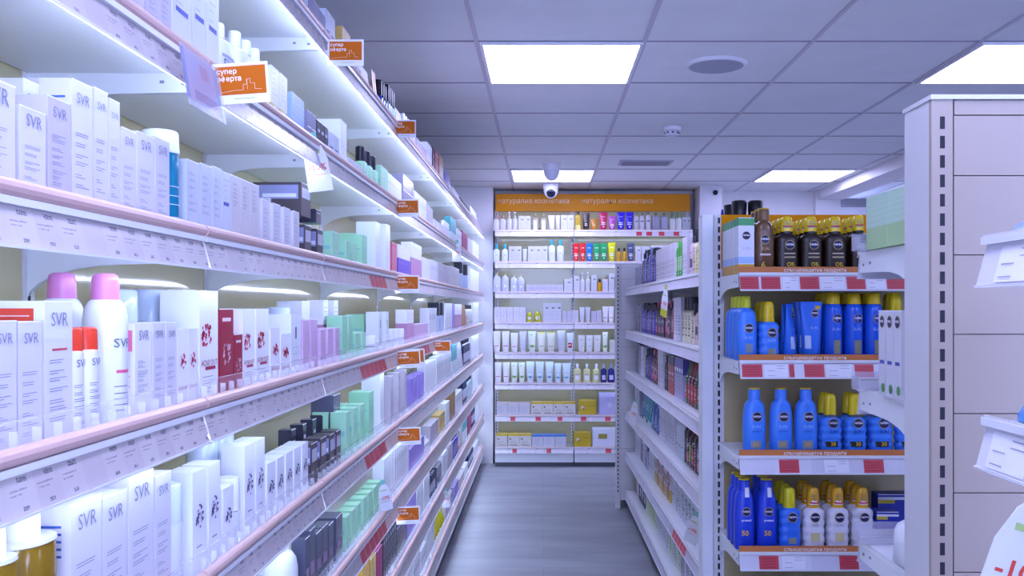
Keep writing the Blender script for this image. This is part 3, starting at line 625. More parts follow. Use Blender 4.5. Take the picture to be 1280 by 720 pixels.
R0 = random.Random(7)
def run_left(shelf, zs, items, XF=.497):
    """items: (x1, x2, ytop, key[, opts]); image columns of the row's front faces give its depth along the wall"""
    for it in items:
        x1, x2, y, key = it[:4]; op = it[4] if len(it) > 4 else {}
        xf = op.get('xf', XF)
        z1, z2 = xf * K / (CX - x1), min(xf * K / (CX - x2), 7.12)
        L = z2 - z1; p = P[key]
        n = op.get('n') or max(1, round(L / (p['w'] * 1.08)))
        pitch = L / n
        ww = min(pitch * .97, p['w'] * 1.6) if n == 1 or op.get('tight', 1) else p['w']
        if n > 1 and pitch > p['w'] * 1.25: ww = p['w'] * 1.1
        z0 = zs + op.get('z0', 0)
        h = CH + (CY - y) * z1 / K - z0
        h = max(.03, min(h, .196 if shelf != 'left wall top shelf' else .24))
        if p['kind'] == 'box': d = op.get('d', min(max(ww * .8, .03), .06))
        else: d = min(p['d'] * ww / p['w'], p['d'] * 1.15)
        _RUN[0] += 1
        for r in range(op.get('rows', 1)):
            for i in range(n):
                hh = h * (1 + .012 * R0.uniform(-1, 1) * 0)
                zc = z1 + pitch * (i + .5)
                place(key, (-(xf + d / 2 + r * (d + .006)), zc, z0), PI / 2 + R0.uniform(-.02, .02), ww, d, h, shelf, _RUN[0], i, n, r, 1 if op.get('z0') else 0)

# ------------------------------------------------------------------ shelving
def arc_bracket(dep, t=.003):
    pts = [(.004, 0), (.004, -.026), (dep * .45, -.028)]
    for k in range(1, 7):
        a = k / 6 * PI / 2
        pts.append((dep * .45 + dep * .55 * math.sin(a), -.028 - .052 * (1 - math.cos(a))))
    pts.append((dep, 0))
    return pts

def shelf_unit(name, label, cat, group, loc, rotz, W, levels, dep, top, led=None, strip=STRIP_L, rail='tube', railmat=None,
               panel=CREAM, header=None, guard=(), tickets=None, bottom=.05, spine=.05, base_mat=WHITE, ends=(1, 1), rear=False, basedep=None, up_in=0, rearmat=None):
    root = empty(name, loc, rotz); tag(root, label, cat, group)
    yb = dep
    # back panel
    pb = MB(); z = bottom
    hz = header if header else top
    pb.box(.006, W - .006, yb, yb + .012, bottom, hz, panel)
    for zz in levels: pb.box(.006, W - .006, yb - .0006, yb, zz - .028 + .118, zz - .027 + .118, M('#a89c78'))
    link('back_panel', pb, root)
    if header:
        hb = MB(); hb.box(.006, W - .006, yb - .004, yb + .012, header + .001, top, M('#e09000', .6, spec=.1)); link('header_panel', hb, root)
    for k, x in enumerate((0, W)):
        if not ends[k]: continue
        x += up_in * (1 if k == 0 else -1)
        ub = MB(); ub.box(x - .014, x + .014, yb - .002, yb + spine - (.008 if rear else 0), 0, top, WHITE2)
        if rear: ub.box(x - .0135, x + .014, yb + spine - .008, yb + spine, 0, top, (rearmat or WHITE2))
        zz = .1
        while zz < top - .02:
            ub.box(x - .003, x + .003, yb - .0028, yb - .0015, zz, zz + .016, SLOT)
            if rear: ub.box(x - .003, x + .003, yb + spine - .0005, yb + spine + .0006, zz, zz + .016, SLOT)
            zz += .025
        link('upright', ub, root)
    if rear:
        rb = MB()
        js = [top - .02] + [1.39 - .1025 * q for q in range(13)] + [bottom]
        for z2, z1 in zip(js, js[1:]): rb.box(.016, W - .016, yb + spine - .012, yb + spine - .002, z1 + .0007, z2 - .0007, (rearmat or WHITE2))
        rb.box(.016, W - .016, yb + spine - .012, yb + spine - .001, top - .0193, top - .001, (rearmat or WHITE2))
        rb.box(.016, W - .016, yb + spine - .0125, yb + spine - .0115, bottom, top, M('#807874'))
        link('rear_panel', rb, root)
        cb = MB(); cb.box(-.016, W + .016, yb - .004, yb + spine + .003, top, top + .006, WHITE2); link('top_cover', cb, root)
    # base
    bd = basedep or 0
    bb = MB(); bb.box(.004, W - .004, .012, .03, 0.0, bottom, M('#50505c')); bb.box(.004, W - .004, bd, yb, bottom, levels[-1] - .03, base_mat)
    link('base', bb, root)
    for li, T in enumerate(levels):
        last = li == len(levels) - 1
        sb = MB()
        sb.box(.002, W - .002, .004, yb - .003, T - .004, T + .003, WHITE)
        sb.box(.002, W - .002, .004, .008, T - .018, T - .004, WHITE)
        sb.box(.002, W - .002, -.0075, .004, T - .001, T + .006, WHITE)
        sh = link('shelf', sb, root)
        rb = MB()
        if rail == 'tube':
            q = [(math.cos(a) * .0085 - .001, math.sin(a) * .0085 + T + .0145) for a in [k * PI / 6 for k in range(12)]]
            q.reverse(); rb.prism(q, 'x', .003, W - .003, railmat or PINKRAIL)
        else:
            rb.box(.002, W - .002, -.005, -.002, T + .004, T + .004 + rail, railmat or ORANGEBAND)
        link('edge_rail', rb, sh)
        if rail == 'tube': pass
        # price strip, tilted outwards at its foot; its own origin on the lower edge
        st = MB(); hS = .038
        st.add([(.003, 0, 0), (W - .003, 0, 0), (W - .003, .0105, hS), (.003, .0105, hS), (.003, .002, 0), (W - .003, .002, 0), (W - .003, .0125, hS), (.003, .0125, hS)],
               [(0, 1, 2, 3), (5, 4, 7, 6), (4, 5, 1, 0), (3, 2, 6, 7), (0, 3, 7, 4), (1, 5, 6, 2)], strip)
        st.box(.003, W - .003, -.0018, .0, -.0012, .0012, WHITE)
        so = link('price_strip', st, sh, (0, -.0125, T - .0385))
        if not last or led is None:
            pass
        for x in (.0015, W - .0045):
            br = MB(); br.prism([(y, z + T - .004) for y, z in arc_bracket(yb)], 'x', x, x + .003, WHITE)
            if not last:
                for (qy, qz) in ((.02, -.02), (.05, -.018)): br.box(x - .0008, x + .0038, qy, qy + .006, T + qz, T + qz + .004, M('#8888a0'))
                link('bracket', br, sh)
        if led is not None and not last:
            lb = MB(); lb.box(.012, W - .012, -.0078, -.0035, T - .0345, T - .0305, led); link('led_bar', lb, sh)
        if li in guard:
            gb = MB(); gb.box(.006, W - .006, .010, .0115, T + .004, T + .042, ACRYL); gb.box(.006, W - .006, .010, .0115, T + .042, T + .0435, ACRYLE)
            x = .03
            while x < W - .02:
                gb.box(x, x + .0015, .004, .012, T + .004, T + .034, ACRYLE); x += .038
            link('front_guard', gb, sh)
        if tickets and li in tickets:
            for (x0, x1, kind) in tickets[li]:
                tb = MB(); e = .0009
                def S(u, v, l): return (u, -.0125 + .0105 * v / hS - e * l, T - .0385 + v)
                put_rect(tb, S, x0, x1, .003, .034, RED if kind != 'w' else TICK, 1, 1)
                if kind == 'w':
                    for q in (.007, .018, .024, .030): put_rect(tb, S, x0 + .12 * (x1 - x0) if q < .02 else x0 + .55 * (x1 - x0), x0 + .45 * (x1 - x0) if q < .02 else x0 + .9 * (x1 - x0), q, q + .0009, M('#9494a6'), 1, 2)
                elif kind == 'r':
                    for q in (.008, .015, .021, .027): put_rect(tb, S, x0 + .08 * (x1 - x0), x0 + .85 * (x1 - x0), q, q + .0008, M('#7c1626'), 1, 2)
                tt = link('price_label', tb, sh); tt['label'] = 'white paper price ticket' if kind == 'w' else 'red offer price ticket'
    return root

# ================================================================== the room
HC = CH + .9375            # ceiling height
def floor_mat():
    m = bpy.data.materials.new('floor_vinyl_planks'); m.use_nodes = True
    nt = m.node_tree; b = nt.nodes['Principled BSDF']
    tc = nt.nodes.new('ShaderNodeTexCoord')
    br = nt.nodes.new('ShaderNodeTexBrick'); br.offset = .37; br.squash = 1
    br.inputs['Scale'].default_value = 1.0; br.inputs['Brick Width'].default_value = 1.22; br.inputs['Row Height'].default_value = .18
    br.inputs['Mortar Size'].default_value = .0012; br.inputs['Color1'].default_value = lin('#8e9096'); br.inputs['Color2'].default_value = lin('#868890')
    br.inputs['Mortar'].default_value = lin('#6e6c72')
    nt.links.new(tc.outputs['Object'], br.inputs['Vector'])
    mp = nt.nodes.new('ShaderNodeMapping'); mp.inputs['Scale'].default_value = (1.0, 3.5, 1)
    nt.links.new(tc.outputs['Object'], mp.inputs['Vector'])
    n = nt.nodes.new('ShaderNodeTexNoise'); n.inputs['Scale'].default_value = 1.6; n.inputs['Detail'].default_value = 5
    nt.links.new(mp.outputs[0], n.inputs['Vector'])
    cr = nt.nodes.new('ShaderNodeValToRGB'); cr.color_ramp.elements[0].position = .32; cr.color_ramp.elements[1].position = .7
    cr.color_ramp.elements[0].color = (.72, .72, .72, 1); cr.color_ramp.elements[1].color = (1.06, 1.06, 1.06, 1)
    nt.links.new(n.outputs['Fac'], cr.inputs[0])
    mx = nt.nodes.new('ShaderNodeMixRGB'); mx.blend_type = 'MULTIPLY'; mx.inputs[0].default_value = 1
    nt.links.new(br.outputs['Color'], mx.inputs[1]); nt.links.new(cr.outputs[0], mx.inputs[2])
    nt.links.new(mx.outputs[0], b.inputs['Base Color'])
    b.inputs['Roughness'].default_value = .42
    return m
X0, X1, Y0, Y1 = -.80, 4.3, -3.2, 7.45
mb = MB(); mb.box(X0 - .1, X1 + .1, Y0 - .1, 9.0, -.08, 0, floor_mat()); struct('floor', mb)
TILE = M('#e8ebee', .8, noise=.05, name='ceiling_tile')
mb = MB(); mb.box(X0 - .1, X1 + .1, Y0 - .1, 9.0, HC, HC + .06, TILE); struct('ceiling', mb)
WALLM = M('#e0dcde', .6, noise=.04, name='wall_paint')
mb = MB(); mb.box(X0 - .1, X0, Y0, 7.6, 0, HC, WALLM); struct('wall_left', mb)
mb = MB(); mb.box(X1, X1 + .1, Y0, 9.0, 0, HC, WALLM); struct('wall_right', mb)
mb = MB(); mb.box(X0, X1, Y0 - .1, Y0, 0, .12, WALLM); mb.box(X0, X0 + .15, Y0 - .1, Y0, .12, HC, WALLM); mb.box(X1 - .15, X1, Y0 - .1, Y0, .12, HC, WALLM); struct('wall_front', mb)
mb = MB()          # frame of an unseen window, added behind the camera to admit the fill light
for k in range(5): xx = X0 + .15 + (X1 - X0 - .35) * k / 4; mb.box(xx, xx + .05, Y0 - .08, Y0 - .02, .12, HC, M('#b8b8c0', .4))
struct('added_window_1', mb)
mb = MB(); mb.box(X0, 2.18, Y1, Y1 + .12, 0, HC, WALLM)
mb.box(2.18, 2.38, 7.38, 7.6, 0, HC, WALLM); mb.box(2.38, X1, 8.1, 8.2, 0, HC, WALLM); struct('wall_back', mb)
mb = MB(); mb.box(1.205, 1.38, 7.10, Y1, 0, HC, M('#d8d4da', .55, name='pillar_paint')); struct('trim_1', mb)
mb = MB(); mb.box(X0 + .002, -.392, 7.19, Y1 - .002, 0, HC - .001, M('#e2dfe2', .35, name='return_wall_paint')); struct('trim_6', mb)
# the beam below the ceiling at the right, and the dark bulkhead behind it
mb = MB(); mb.box(2.20, 2.40, -3.2, 7.38, HC - .075, HC - .001, M('#dcd8dc', .5)); struct('trim_2', mb)
mb = MB(); mb.box(2.40, X1, 7.95, 8.09, HC - .06, HC - .001, M('#78767c', .6)); struct('trim_3', mb)
mb = MB(); mb.box(2.50, 2.545, 8.06, 8.095, 0, HC - .07, M('#5c5c68', .5)); mb.box(2.44, 2.50, 8.07, 8.095, 1.6, 1.98, M('#8a8890', .5)); struct('trim_4', mb)
# suspension grid of the ceiling
gm = M('#c4c0cc', .5, name='ceiling_grid')
gd = M('#8c8898', .7)
mb = MB()
GX = [-.235 + .592 * k for k in range(-1, 8)]; GY = [-2.754 + .6 * k for k in range(0, 19)]
for gx in GX:
    if gx > X0 and gx < X1: mb.box(gx - .0075, gx + .0075, Y0, 7.44 if gx < 2.3 else 8.0, HC - .004, HC - .0005, gm)
for gy in GY:
    if gy < 7.4: mb.box(X0, X1, gy - .004, gy + .004, HC - .003, HC - .0006, gd)
struct('trim_5', mb)

def ceiling_light(ix, iy, label):
    x, y = GX[ix], GY[iy]
    t = empty('ceiling_light', (x + .3, y + .3, HC)); tag(t, label, 'ceiling light', 'square ceiling light panels')
    f = MB()
    for a in ((-.29, .29, -.29, -.278), (-.29, .29, .278, .29), (-.29, -.278, -.278, .278), (.278, .29, -.278, .278)): f.box(*a, -.010, -.001, M('#e4e4ea', .4))
    link('frame', f, t)
    d = MB(); d.box(-.278, .278, -.278, .278, -.007, -.002, M('#ffffff', .5, emit=(PANEL_COL, PANEL_POW), name='light_diffuser')); link('diffuser', d, t)
ceiling_light(1, 10, 'bright square ceiling light panel above the near aisle, largest in view')
ceiling_light(1, 15, 'bright square ceiling panel at the aisle end, before the orange sign')
ceiling_light(4, 10, 'bright square ceiling panel at upper right, above the tall upright')
ceiling_light(4, 15, 'bright square ceiling panel beside the beam, above the suncare shelves')
for a, b, q in ((1, 5, 'over the photographer'), (4, 5, 'right of the photographer'), (1, 0, 'far behind the photographer'), (4, 0, 'behind and right of the photographer'), (7, 10, 'beyond the beam, near'), (7, 15, 'beyond the beam, far')):
    ceiling_light(a, b, 'bright square ceiling light panel ' + q)

t = empty('ceiling_speaker', (.665, 3.55, HC)); tag(t, 'round flat ceiling speaker with grey grille between the light panels', 'speaker')
mb = MB(); mb.loft([(-.012, .108, .108, 2), (-.006, .118, .118, 2), (-.001, .12, .12, 2)], M('#dcdce4', .4), 36); link('rim', mb, t)
mb = MB(); mb.loft([(-.016, .09, .09, 2), (-.0125, .103, .103, 2)], M('#9aa0b0', .6), 36); link('grille', mb, t)
t = empty('smoke_detector', (.67, 4.80, HC)); tag(t, 'small white smoke detector on a ceiling tile behind the speaker', 'smoke detector')
mb = MB(); mb.loft([(-.02, .046, .046, 2), (-.001, .048, .048, 2)], M('#e8e8f0', .4), 24); link('base', mb, t)
mb = MB(); mb.loft([(-.046, .026, .026, 2), (-.042, .034, .034, 2), (-.022, .036, .036, 2)], M('#dcdce8', .4), 24)
for k in range(8):
    a = k * PI / 4; mb.box(.034 * math.cos(a) - .006, .034 * math.cos(a) + .006, .034 * math.sin(a) - .004, .034 * math.sin(a) + .004, -.036, -.028, M('#44445a'))
link('sensor_head', mb, t)
t = empty('ceiling_vent', (.66, 5.96, HC)); tag(t, 'slotted rectangular air vent in the ceiling tile', 'air vent')
mb = MB(); mb.box(-.17, .17, -.09, .09, -.008, -.001, M('#b8b4c4', .5)); link('frame', mb, t)
mb = MB()
for k in range(6): mb.box(-.15, .15, -.075 + k * .027, -.064 + k * .027, -.014, -.0085, M('#8e8c9c'))
link('louvre', mb, t)
def dome(x, y, s, label, eye, drop=0):
    t = empty('security_camera', (x, y, HC)); tag(t, label, 'security camera')
    mb = MB(); mb.loft([(-.02 * s - drop, .06 * s, .06 * s, 2), (-.001, .062 * s, .062 * s, 2)], M('#e4e4ee', .4), 24); link('mount', mb, t)
    mb = MB(); mb.loft([(-.02 * s - drop - .075 * s * math.sin(k * PI / 12), .055 * s * math.cos(k * PI / 12) + .002, .055 * s * math.cos(k * PI / 12) + .002, 2) for k in range(6, -1, -1)], M('#dadaea', .3), 24); link('dome', mb, t)
    if eye:
        mb = MB(); mb.loft([(0, .034 * s, .034 * s, 2), (.008 * s, .03 * s, .03 * s, 2), (.012 * s, .016 * s, .016 * s, 2)], M('#10142c', .12), 20)
        link('lens', mb, t, (0, -.038 * s, -.058 * s - drop), (PI / 2 + .35, 0, 0))
dome(.055, 6.05, .95, 'white pendant sensor dome hanging before the far light panel', False, .02)
dome(.058, 6.98, 1.0, 'white security camera with dark lens before the orange sign', True, .02)
t = empty('security_camera', (1.325, 7.098, HC - .055)); tag(t, 'small dark camera eye on the white pillar at right', 'security camera')
mb = MB(); mb.loft([(0, .02, .02, 2), (.012, .018, .018, 2), (.018, .008, .008, 2)], M('#12142a', .2), 18); link('lens', mb, t, (0, 0, 0), (PI / 2, 0, 0))
mb = MB(); mb.loft([(0, .026, .026, 2), (.003, .024, .024, 2)], M('#d0d0dc'), 18); link('rim', mb, t, (0, .0005, 0), (PI / 2, 0, 0))

# ================================================================== shelving
TL = [1.791, 1.545, 1.311, 1.073, .8325, .600, .367, .135]
JO = [.27, 1.27, 1.943, 2.943, 3.943, 4.943, 5.943, 7.165]
bayname = ['nearest the camera', 'second from camera, the narrowest', 'third from the camera', 'fourth from the camera', 'fifth from the camera', 'sixth from the camera', 'farthest, against the end wall']
for k in range(7):
    W = JO[k + 1] - JO[k]
    tk = None
    if k == 2:
        a = [(.40 + .062 * i, .455 + .062 * i, 'p') for i in range(6)]
        tk = {2: a[2:], 3: a, 4: a[1:], 5: a, 6: a[:4]}
    if k == 3: tk = {3: [(.5, .56, 'p'), (.58, .64, 'p'), (.66, .72, 'p'), (.74, .8, 'p')]}
    u = shelf_unit('wall_shelving', 'white lit cosmetics shelving on left wall, bay ' + bayname[k], 'shelving unit', 'lit shelving bays along the left wall',
                   (-.470, JO[k], 0), PI / 2, W, TL, .24, 1.97, LEDM, STRIP_L, guard=(3, 4, 5, 6, 7), tickets=tk, bottom=.05, spine=.05, ends=(1, 1 if k == 6 else 0), panel=CREAM)
# back wall bays
TB = [CH + (CY - y) * 7.05 / K for y in (289, 328.5, 366, 404.5, 442, 480, 520, 560)]
xb0, xb1, xb2 = (618.5 - CX) * 7.05 / K, (717.3 - CX) * 7.05 / K, 1.145
def tx(x0, x1, org): return ((x0 - CX) * 7.04 / K - org, (x1 - CX) * 7.04 / K - org, 'q')
shelf_unit('wall_shelving', 'white back wall shelving bay with pale skincare rows, left half', 'shelving unit', 'shelving bays on the back wall', (xb0, 7.05, 0), 0, xb1 - xb0, TB, .25, 1.985,
           LEDB, STRIP_B, rail=.008, railmat=PINKRAIL, tickets={6: [tx(638, 644, xb0), tx(669.5, 676, xb0), tx(697, 703, xb0)], 7: [tx(640.5, 646, xb0), tx(683, 689, xb0)]}, bottom=.034, spine=.04, ends=(1, 0))
shelf_unit('wall_shelving', 'white back wall shelving bay with coloured tubes, right half', 'shelving unit', 'shelving bays on the back wall', (xb1, 7.05, 0), 0, xb2 - xb1, TB, .25, 1.985,
           LEDB, STRIP_B, rail=.008, railmat=PINKRAIL, tickets={0: [tx(795.5, 802.5, xb1), tx(808, 815, xb1), tx(823.5, 830.5, xb1), tx(842, 849, xb1)], 6: [tx(726, 733, xb1), tx(756.5, 763.5, xb1)], 7: [tx(757, 764, xb1)]}, bottom=.034, spine=.04, ends=(1, 1))
# orange header sign
t = empty('header_sign', (0, 7.28, 2.04)); tag(t, 'long orange sign above the back shelves reading натурална козметика twice', 'sign')
mb = MB(); zs0, zs1 = CH + (CY - 264) * 7.27 / K - 2.04, CH + (CY - 242.3) * 7.27 / K - 2.04
mb.box((619.5 - CX) * 7.27 / K, (863 - CX) * 7.27 / K, 0, .015, zs0, zs1, M('#e09008', .4, spec=.15)); link('board', mb, t)
mb = MB()
for xc in (667, 772):
    put_text(mb, lambda u, v, l: (u, -.0008, v), 'натурална козметика', (xc - CX) * 7.27 / K, (zs0 + zs1) / 2 + .012, .0545, M('#f4c890', .3), 0.004)
link('lettering', mb, t)

# aisle gondola (right of the aisle), slightly askew
TA = [1.328, 1.076, .836, .596, .352, .118]
phi = .00997; far = 5.56
def AX(z): return .556 - phi * z
AB = [(4.62, 5.52), (3.72, 4.62), (2.82, 3.72)]
an = ['far end', 'middle', 'near end']
for k, (za, zb) in enumerate(AB):
    shelf_unit('gondola_shelving', 'grey-white aisle gondola right of the floor, ' + an[k] + ' bay', 'shelving unit', 'bays of the right aisle gondola',
               (AX(zb), zb, 0), -PI / 2 + phi, zb - za, TA, .27, 1.46, None, STRIP_A, rail=.006, railmat=WHITE2, panel=WHITE2, bottom=.05, spine=.04, ends=(1 if k == 0 else 0, 1), up_in=.0145,
               tickets={4: [(.08 + .062 * i, .135 + .062 * i, 'p') for i in range(5)]} if k == 2 else None)
# far end-cap of that gondola: its bare rear faces the camera
Z = 5.58
shelf_unit('endcap_shelving', 'end-cap rack closing the far end of the aisle gondola', 'shelving unit', None, ((768.5 - CX) * Z / K + .92, Z + .30, 0), PI, .90, TA, .25, 1.48, None, STRIP_A, rail=.006, railmat=WHITE2,
           panel=WHITE2, spine=.045, rear=True)
# suncare end-cap facing the camera
TS = [1.300, 1.083, .847, .609, .370, .130]
xs = .483
def ts(x0, x1, k='r'): return ((x0 - CX) * 2.275 / K - xs, (x1 - CX) * 2.275 / K - xs, k)
sun = shelf_unit('endcap_shelving', 'suncare end-cap rack with orange header and blue bottles facing the camera', 'shelving unit', None, (xs, 2.287, 0), 0, .93, TS, .25, 1.474, None, STRIP_N, rail=.016, railmat=ORANGEBAND,
           panel=CREAM_D, header=1.325, spine=.05, guard=(),
           tickets={0: [ts(925.5, 949), ts(952, 976), ts(979, 998, 'w'), ts(1000.5, 1024.5), ts(1026, 1057, 'w'), ts(1059, 1082.5), ts(1084, 1107, 'w'), ts(1109, 1134)],
                    1: [ts(928, 953.5), ts(956, 985, 'w'), ts(987, 993.5), ts(1006, 1031), ts(1033, 1066, 'w'), ts(1069, 1093)],
                    2: [ts(974.5, 999.5), ts(1031, 1062, 'w'), ts(1080.5, 1105.5)], 3: [ts(949.5, 974), ts(978, 1007, 'w'), ts(1050, 1074)]})
for T in TS[:4]:
    mb = MB(); put_text(mb, lambda u, v, l: (u, -.0056, v), 'слънцезащитни продукти', .19, T + .0118, .0125, M('#f4ece4'), .01)
    link('rail_lettering', mb, [c for c in sun.children if c.name.startswith('shelf')][TS.index(T)])
# end post between gondola and suncare rack
mb = MB(); mb.box(.438, .4675, 2.535, 2.60, 0, 1.474, WHITE)
pst = empty('end_post', (0, 0, 0)); tag(pst, 'white rounded corner post beside the suncare rack', 'post')
link('post', mb, pst)
# near end-cap seen from behind
TC = [1.306, 1.083, .840, .600, .370, .130]
shelf_unit('endcap_shelving', 'tall bare upright and rear panels of the nearest rack, at right', 'shelving unit', None, (1.415, 1.51, 0), PI, .90, TC, .233, 1.488, None, STRIP_N, rail=.012, railmat=WHITE2,
           panel=WHITE2, spine=.087, rear=True, rearmat=M('#aa9c90', .5))
# shelving nearest the camera at the right edge
TD = [1.277, 1.115, .962, .80, .62, .40, .16]
shelf_unit('side_shelving', 'white shelf fronts at the right edge of the picture', 'shelving unit', None, (.4025, .835, 0), -PI / 2, .9, TD, .26, 1.46, None, STRIP_N, rail=.004, railmat=WHITE2, panel=WHITE2, spine=.04,
           tickets={0: [(.035, .10, 'w')], 1: [(.02, .085, 'w')]}, ends=(1, 1))

# ================================================================== goods on the left wall
S = [T + .004 for T in TL]
L1, L2, L3, L4, L5, L6, L7, L8 = ['left wall ' + q for q in ('top shelf', 'second shelf', 'third shelf', 'fourth shelf', 'fifth shelf', 'sixth shelf', 'seventh shelf', 'bottom shelf')]
run_left(L1, S[0], [
    (352, 366, -30, 'svr2'), (368, 385, -25, 'pbox'), (386, 399, -8, 'silver'), (400, 407, 12, 'silver'), (407, 419, 10, 'pboxb'), (420, 427, 26, 'browntube'), (428, 438, 32, 'yelb'),
    (440, 453, 50, 'wbot'), (455, 467, 76, 'wtube'), (469, 474, 86, 'browntube'), (478, 486, 98, 'bcapblue'), (487, 496, 104, 'bcap'), (497, 507, 130, 'wtube'), (508, 520, 140, 'wbot'),
    (521, 533, 172, 'svr2'), (534, 540, 177, 'wht2'), (541, 543, 183, 'blkb'), (544, 548, 187, 'redb'), (549, 554, 192, 'bronze'), (556, 566, 203, 'blutube'), (567, 576, 232, 'wbot'), (577, 589, 246, 'pat'), (590, 597, 257, 'wbot')])
run_left(L2, S[1], [
    (60, 110, -90, 'svr'), (110, 148, -85, 'svr'), (148, 181, -75, 'svr2'), (183, 214, -60, 'svr2'), (215, 240, -48, 'pboxb'), (241, 274, -40, 'pboxb'),
    (276, 300, 18, 'snow', dict(n=1)), (301, 336, 34, 'snow', dict(rows=2)), (338, 360, 80, 'yelbot', dict(n=2)), (362, 383, 112, 'bluebox', dict(n=1)), (384, 395, 137, 'silver'), (396, 410, 149, 'blkb'), (411, 424, 163, 'pboxb'),
    (425, 434, 148, 'wht', dict(n=1)), (435, 454, 196, 'low'), (455, 475, 180, 'mintcap', dict(n=3)), (476, 485, 206, 'mint'), (486, 503, 215, 'wcyl'), (504, 517, 217, 'silver'), (518, 533, 238, 'wht2'), (534, 541, 256, 'low'),
    (542, 554, 273, 'wht'), (556, 562, 275, 'wcyl'), (563, 570, 270, 'tealbox'), (571, 577, 285, 'wht2'), (578, 584, 288, 'magb'), (585, 590, 297, 'orb'), (591, 603, 300, 'wht')])
run_left(L3, S[2], [
    (-30, 20, 88, 'svr', dict(n=1, tight=1)), (24, 58, 130, 'svr', dict(n=1)), (60, 88, 118, 'svr2', dict(n=1)), (90, 116, 97, 'svr', dict(n=1)), (117, 135, 108, 'svr', dict(n=1)), (136, 150, 122, 'svr', dict(n=1)),
    (152, 170, 158, 'svr', dict(n=1)), (171, 193, 163, 'svr', dict(n=1)), (194, 212, 170, 'svr', dict(n=1)), (213, 232, 159, 'bot_teal', dict(n=1)), (233, 249, 198, 'pbox', dict(n=1)), (250, 265, 203, 'pbox', dict(n=1)), (266, 277, 207, 'pbox', dict(n=1)),
    (278, 288, 214, 'pboxb', dict(n=1)), (289, 324, 218, 'orb', dict(n=3)), (325, 376, 247, 'low', dict(n=4)),
    (377, 407, 279, 'dark', dict(n=2, rows=2)), (408, 430, 286, 'mint', dict(n=1, d=.06)), (431, 447, 300, 'mint', dict(n=2)), (448, 463, 291, 'mintl', dict(n=1)), (464, 480, 274, 'wht', dict(n=1)), (481, 489, 279, 'wht', dict(n=1)),
    (490, 496, 303, 'redthin'), (498, 513, 305, 'purp'), (514, 527, 302, 'pinkw'), (528, 537, 321, 'wht'), (538, 547, 324, 'wht2'), (548, 562, 328, 'svr2'), (563, 574, 332, 'orb'), (575, 587, 326, 'blackbag', dict(n=2)), (588, 604, 335, 'wht')])
run_left(L3, S[2], [(62, 88, 97, 'svr', dict(n=1, xf=.56)), (28, 52, 97, 'svr', dict(n=1, xf=.56)), (330, 366, 245, 'low', dict(n=2, xf=.56)), (440, 452, 290, 'mint', dict(n=1, xf=.55))])
run_left(L3, S[2], [(374, 391, 226, 'dark', dict(n=1, z0=.094, d=.10)), (392, 404, 268, 'blkb', dict(n=1, z0=.09))])
run_left(L4, S[3], [
    (-45, 21, 402, 'svr', dict(n=2)), (23, 53, 402, 'svr', dict(n=1)), (55, 91, 376, 'svr3', dict(n=1, d=.055)), (93, 131, 410, 'redcapb', dict(n=2)),
    (142.5, 167, 341, 'aero', dict(n=1)), (168, 190, 404, 'svrp', dict(n=1, d=.03)), (191, 207, 403, 'svr', dict(n=1)), (208, 221, 403, 'svr', dict(n=1)), (222, 247, 412, 'acne2', dict(n=2)), (249, 273, 363, 'acne', dict(n=1)),
    (274, 292, 386, 'redb', dict(n=1)), (293, 303, 418, 'redb', dict(n=1)), (304, 318, 387, 'acne', dict(n=1)), (319, 337, 386, 'acne', dict(n=1)), (338, 350, 410, 'acne2', dict(n=1)), (351, 363, 418, 'acne2', dict(n=1)), (364, 376, 393, 'wht2', dict(n=1)),
    (377, 398, 400, 'pinkb', dict(n=2)), (399, 426, 412, 'pinkb', dict(n=3)), (427, 442, 395, 'mintl', dict(n=2)), (443, 459, 417, 'mint', dict(n=2)), (460, 470, 420, 'wjar', dict(n=1)), (471, 488, 390, 'wht2', dict(n=2)), (489, 508, 413, 'wjar', dict(n=3)),
    (509, 517, 387, 'pinkw'), (518, 535, 406, 'pinkb'), (536, 546, 385, 'wht2'), (547, 556, 378, 'blackbag', dict(n=2)), (557, 565, 379, 'wht'), (566, 568, 380, 'purpb'), (569, 577, 380, 'pinkw'), (578, 584, 382, 'browntube'), (585, 591, 381, 'pat'), (592, 604, 378, 'wht')])
run_left(L4, S[3], [(87, 114, 340, 'aero', dict(n=1, xf=.565)), (152, 190, 361, 'clearcap', dict(n=1, xf=.56)), (193, 228, 361, 'clearcap', dict(n=1, xf=.56)), (229, 248, 362, 'wht', dict(n=1, xf=.55)),
    (354, 372, 384, 'clearcap', dict(n=1, xf=.55)), (372, 392, 376, 'wht', dict(n=1, xf=.55)), (400, 426, 375, 'pinkw', dict(n=2, xf=.545)), (450, 465, 393, 'mintl', dict(n=1, xf=.545))])
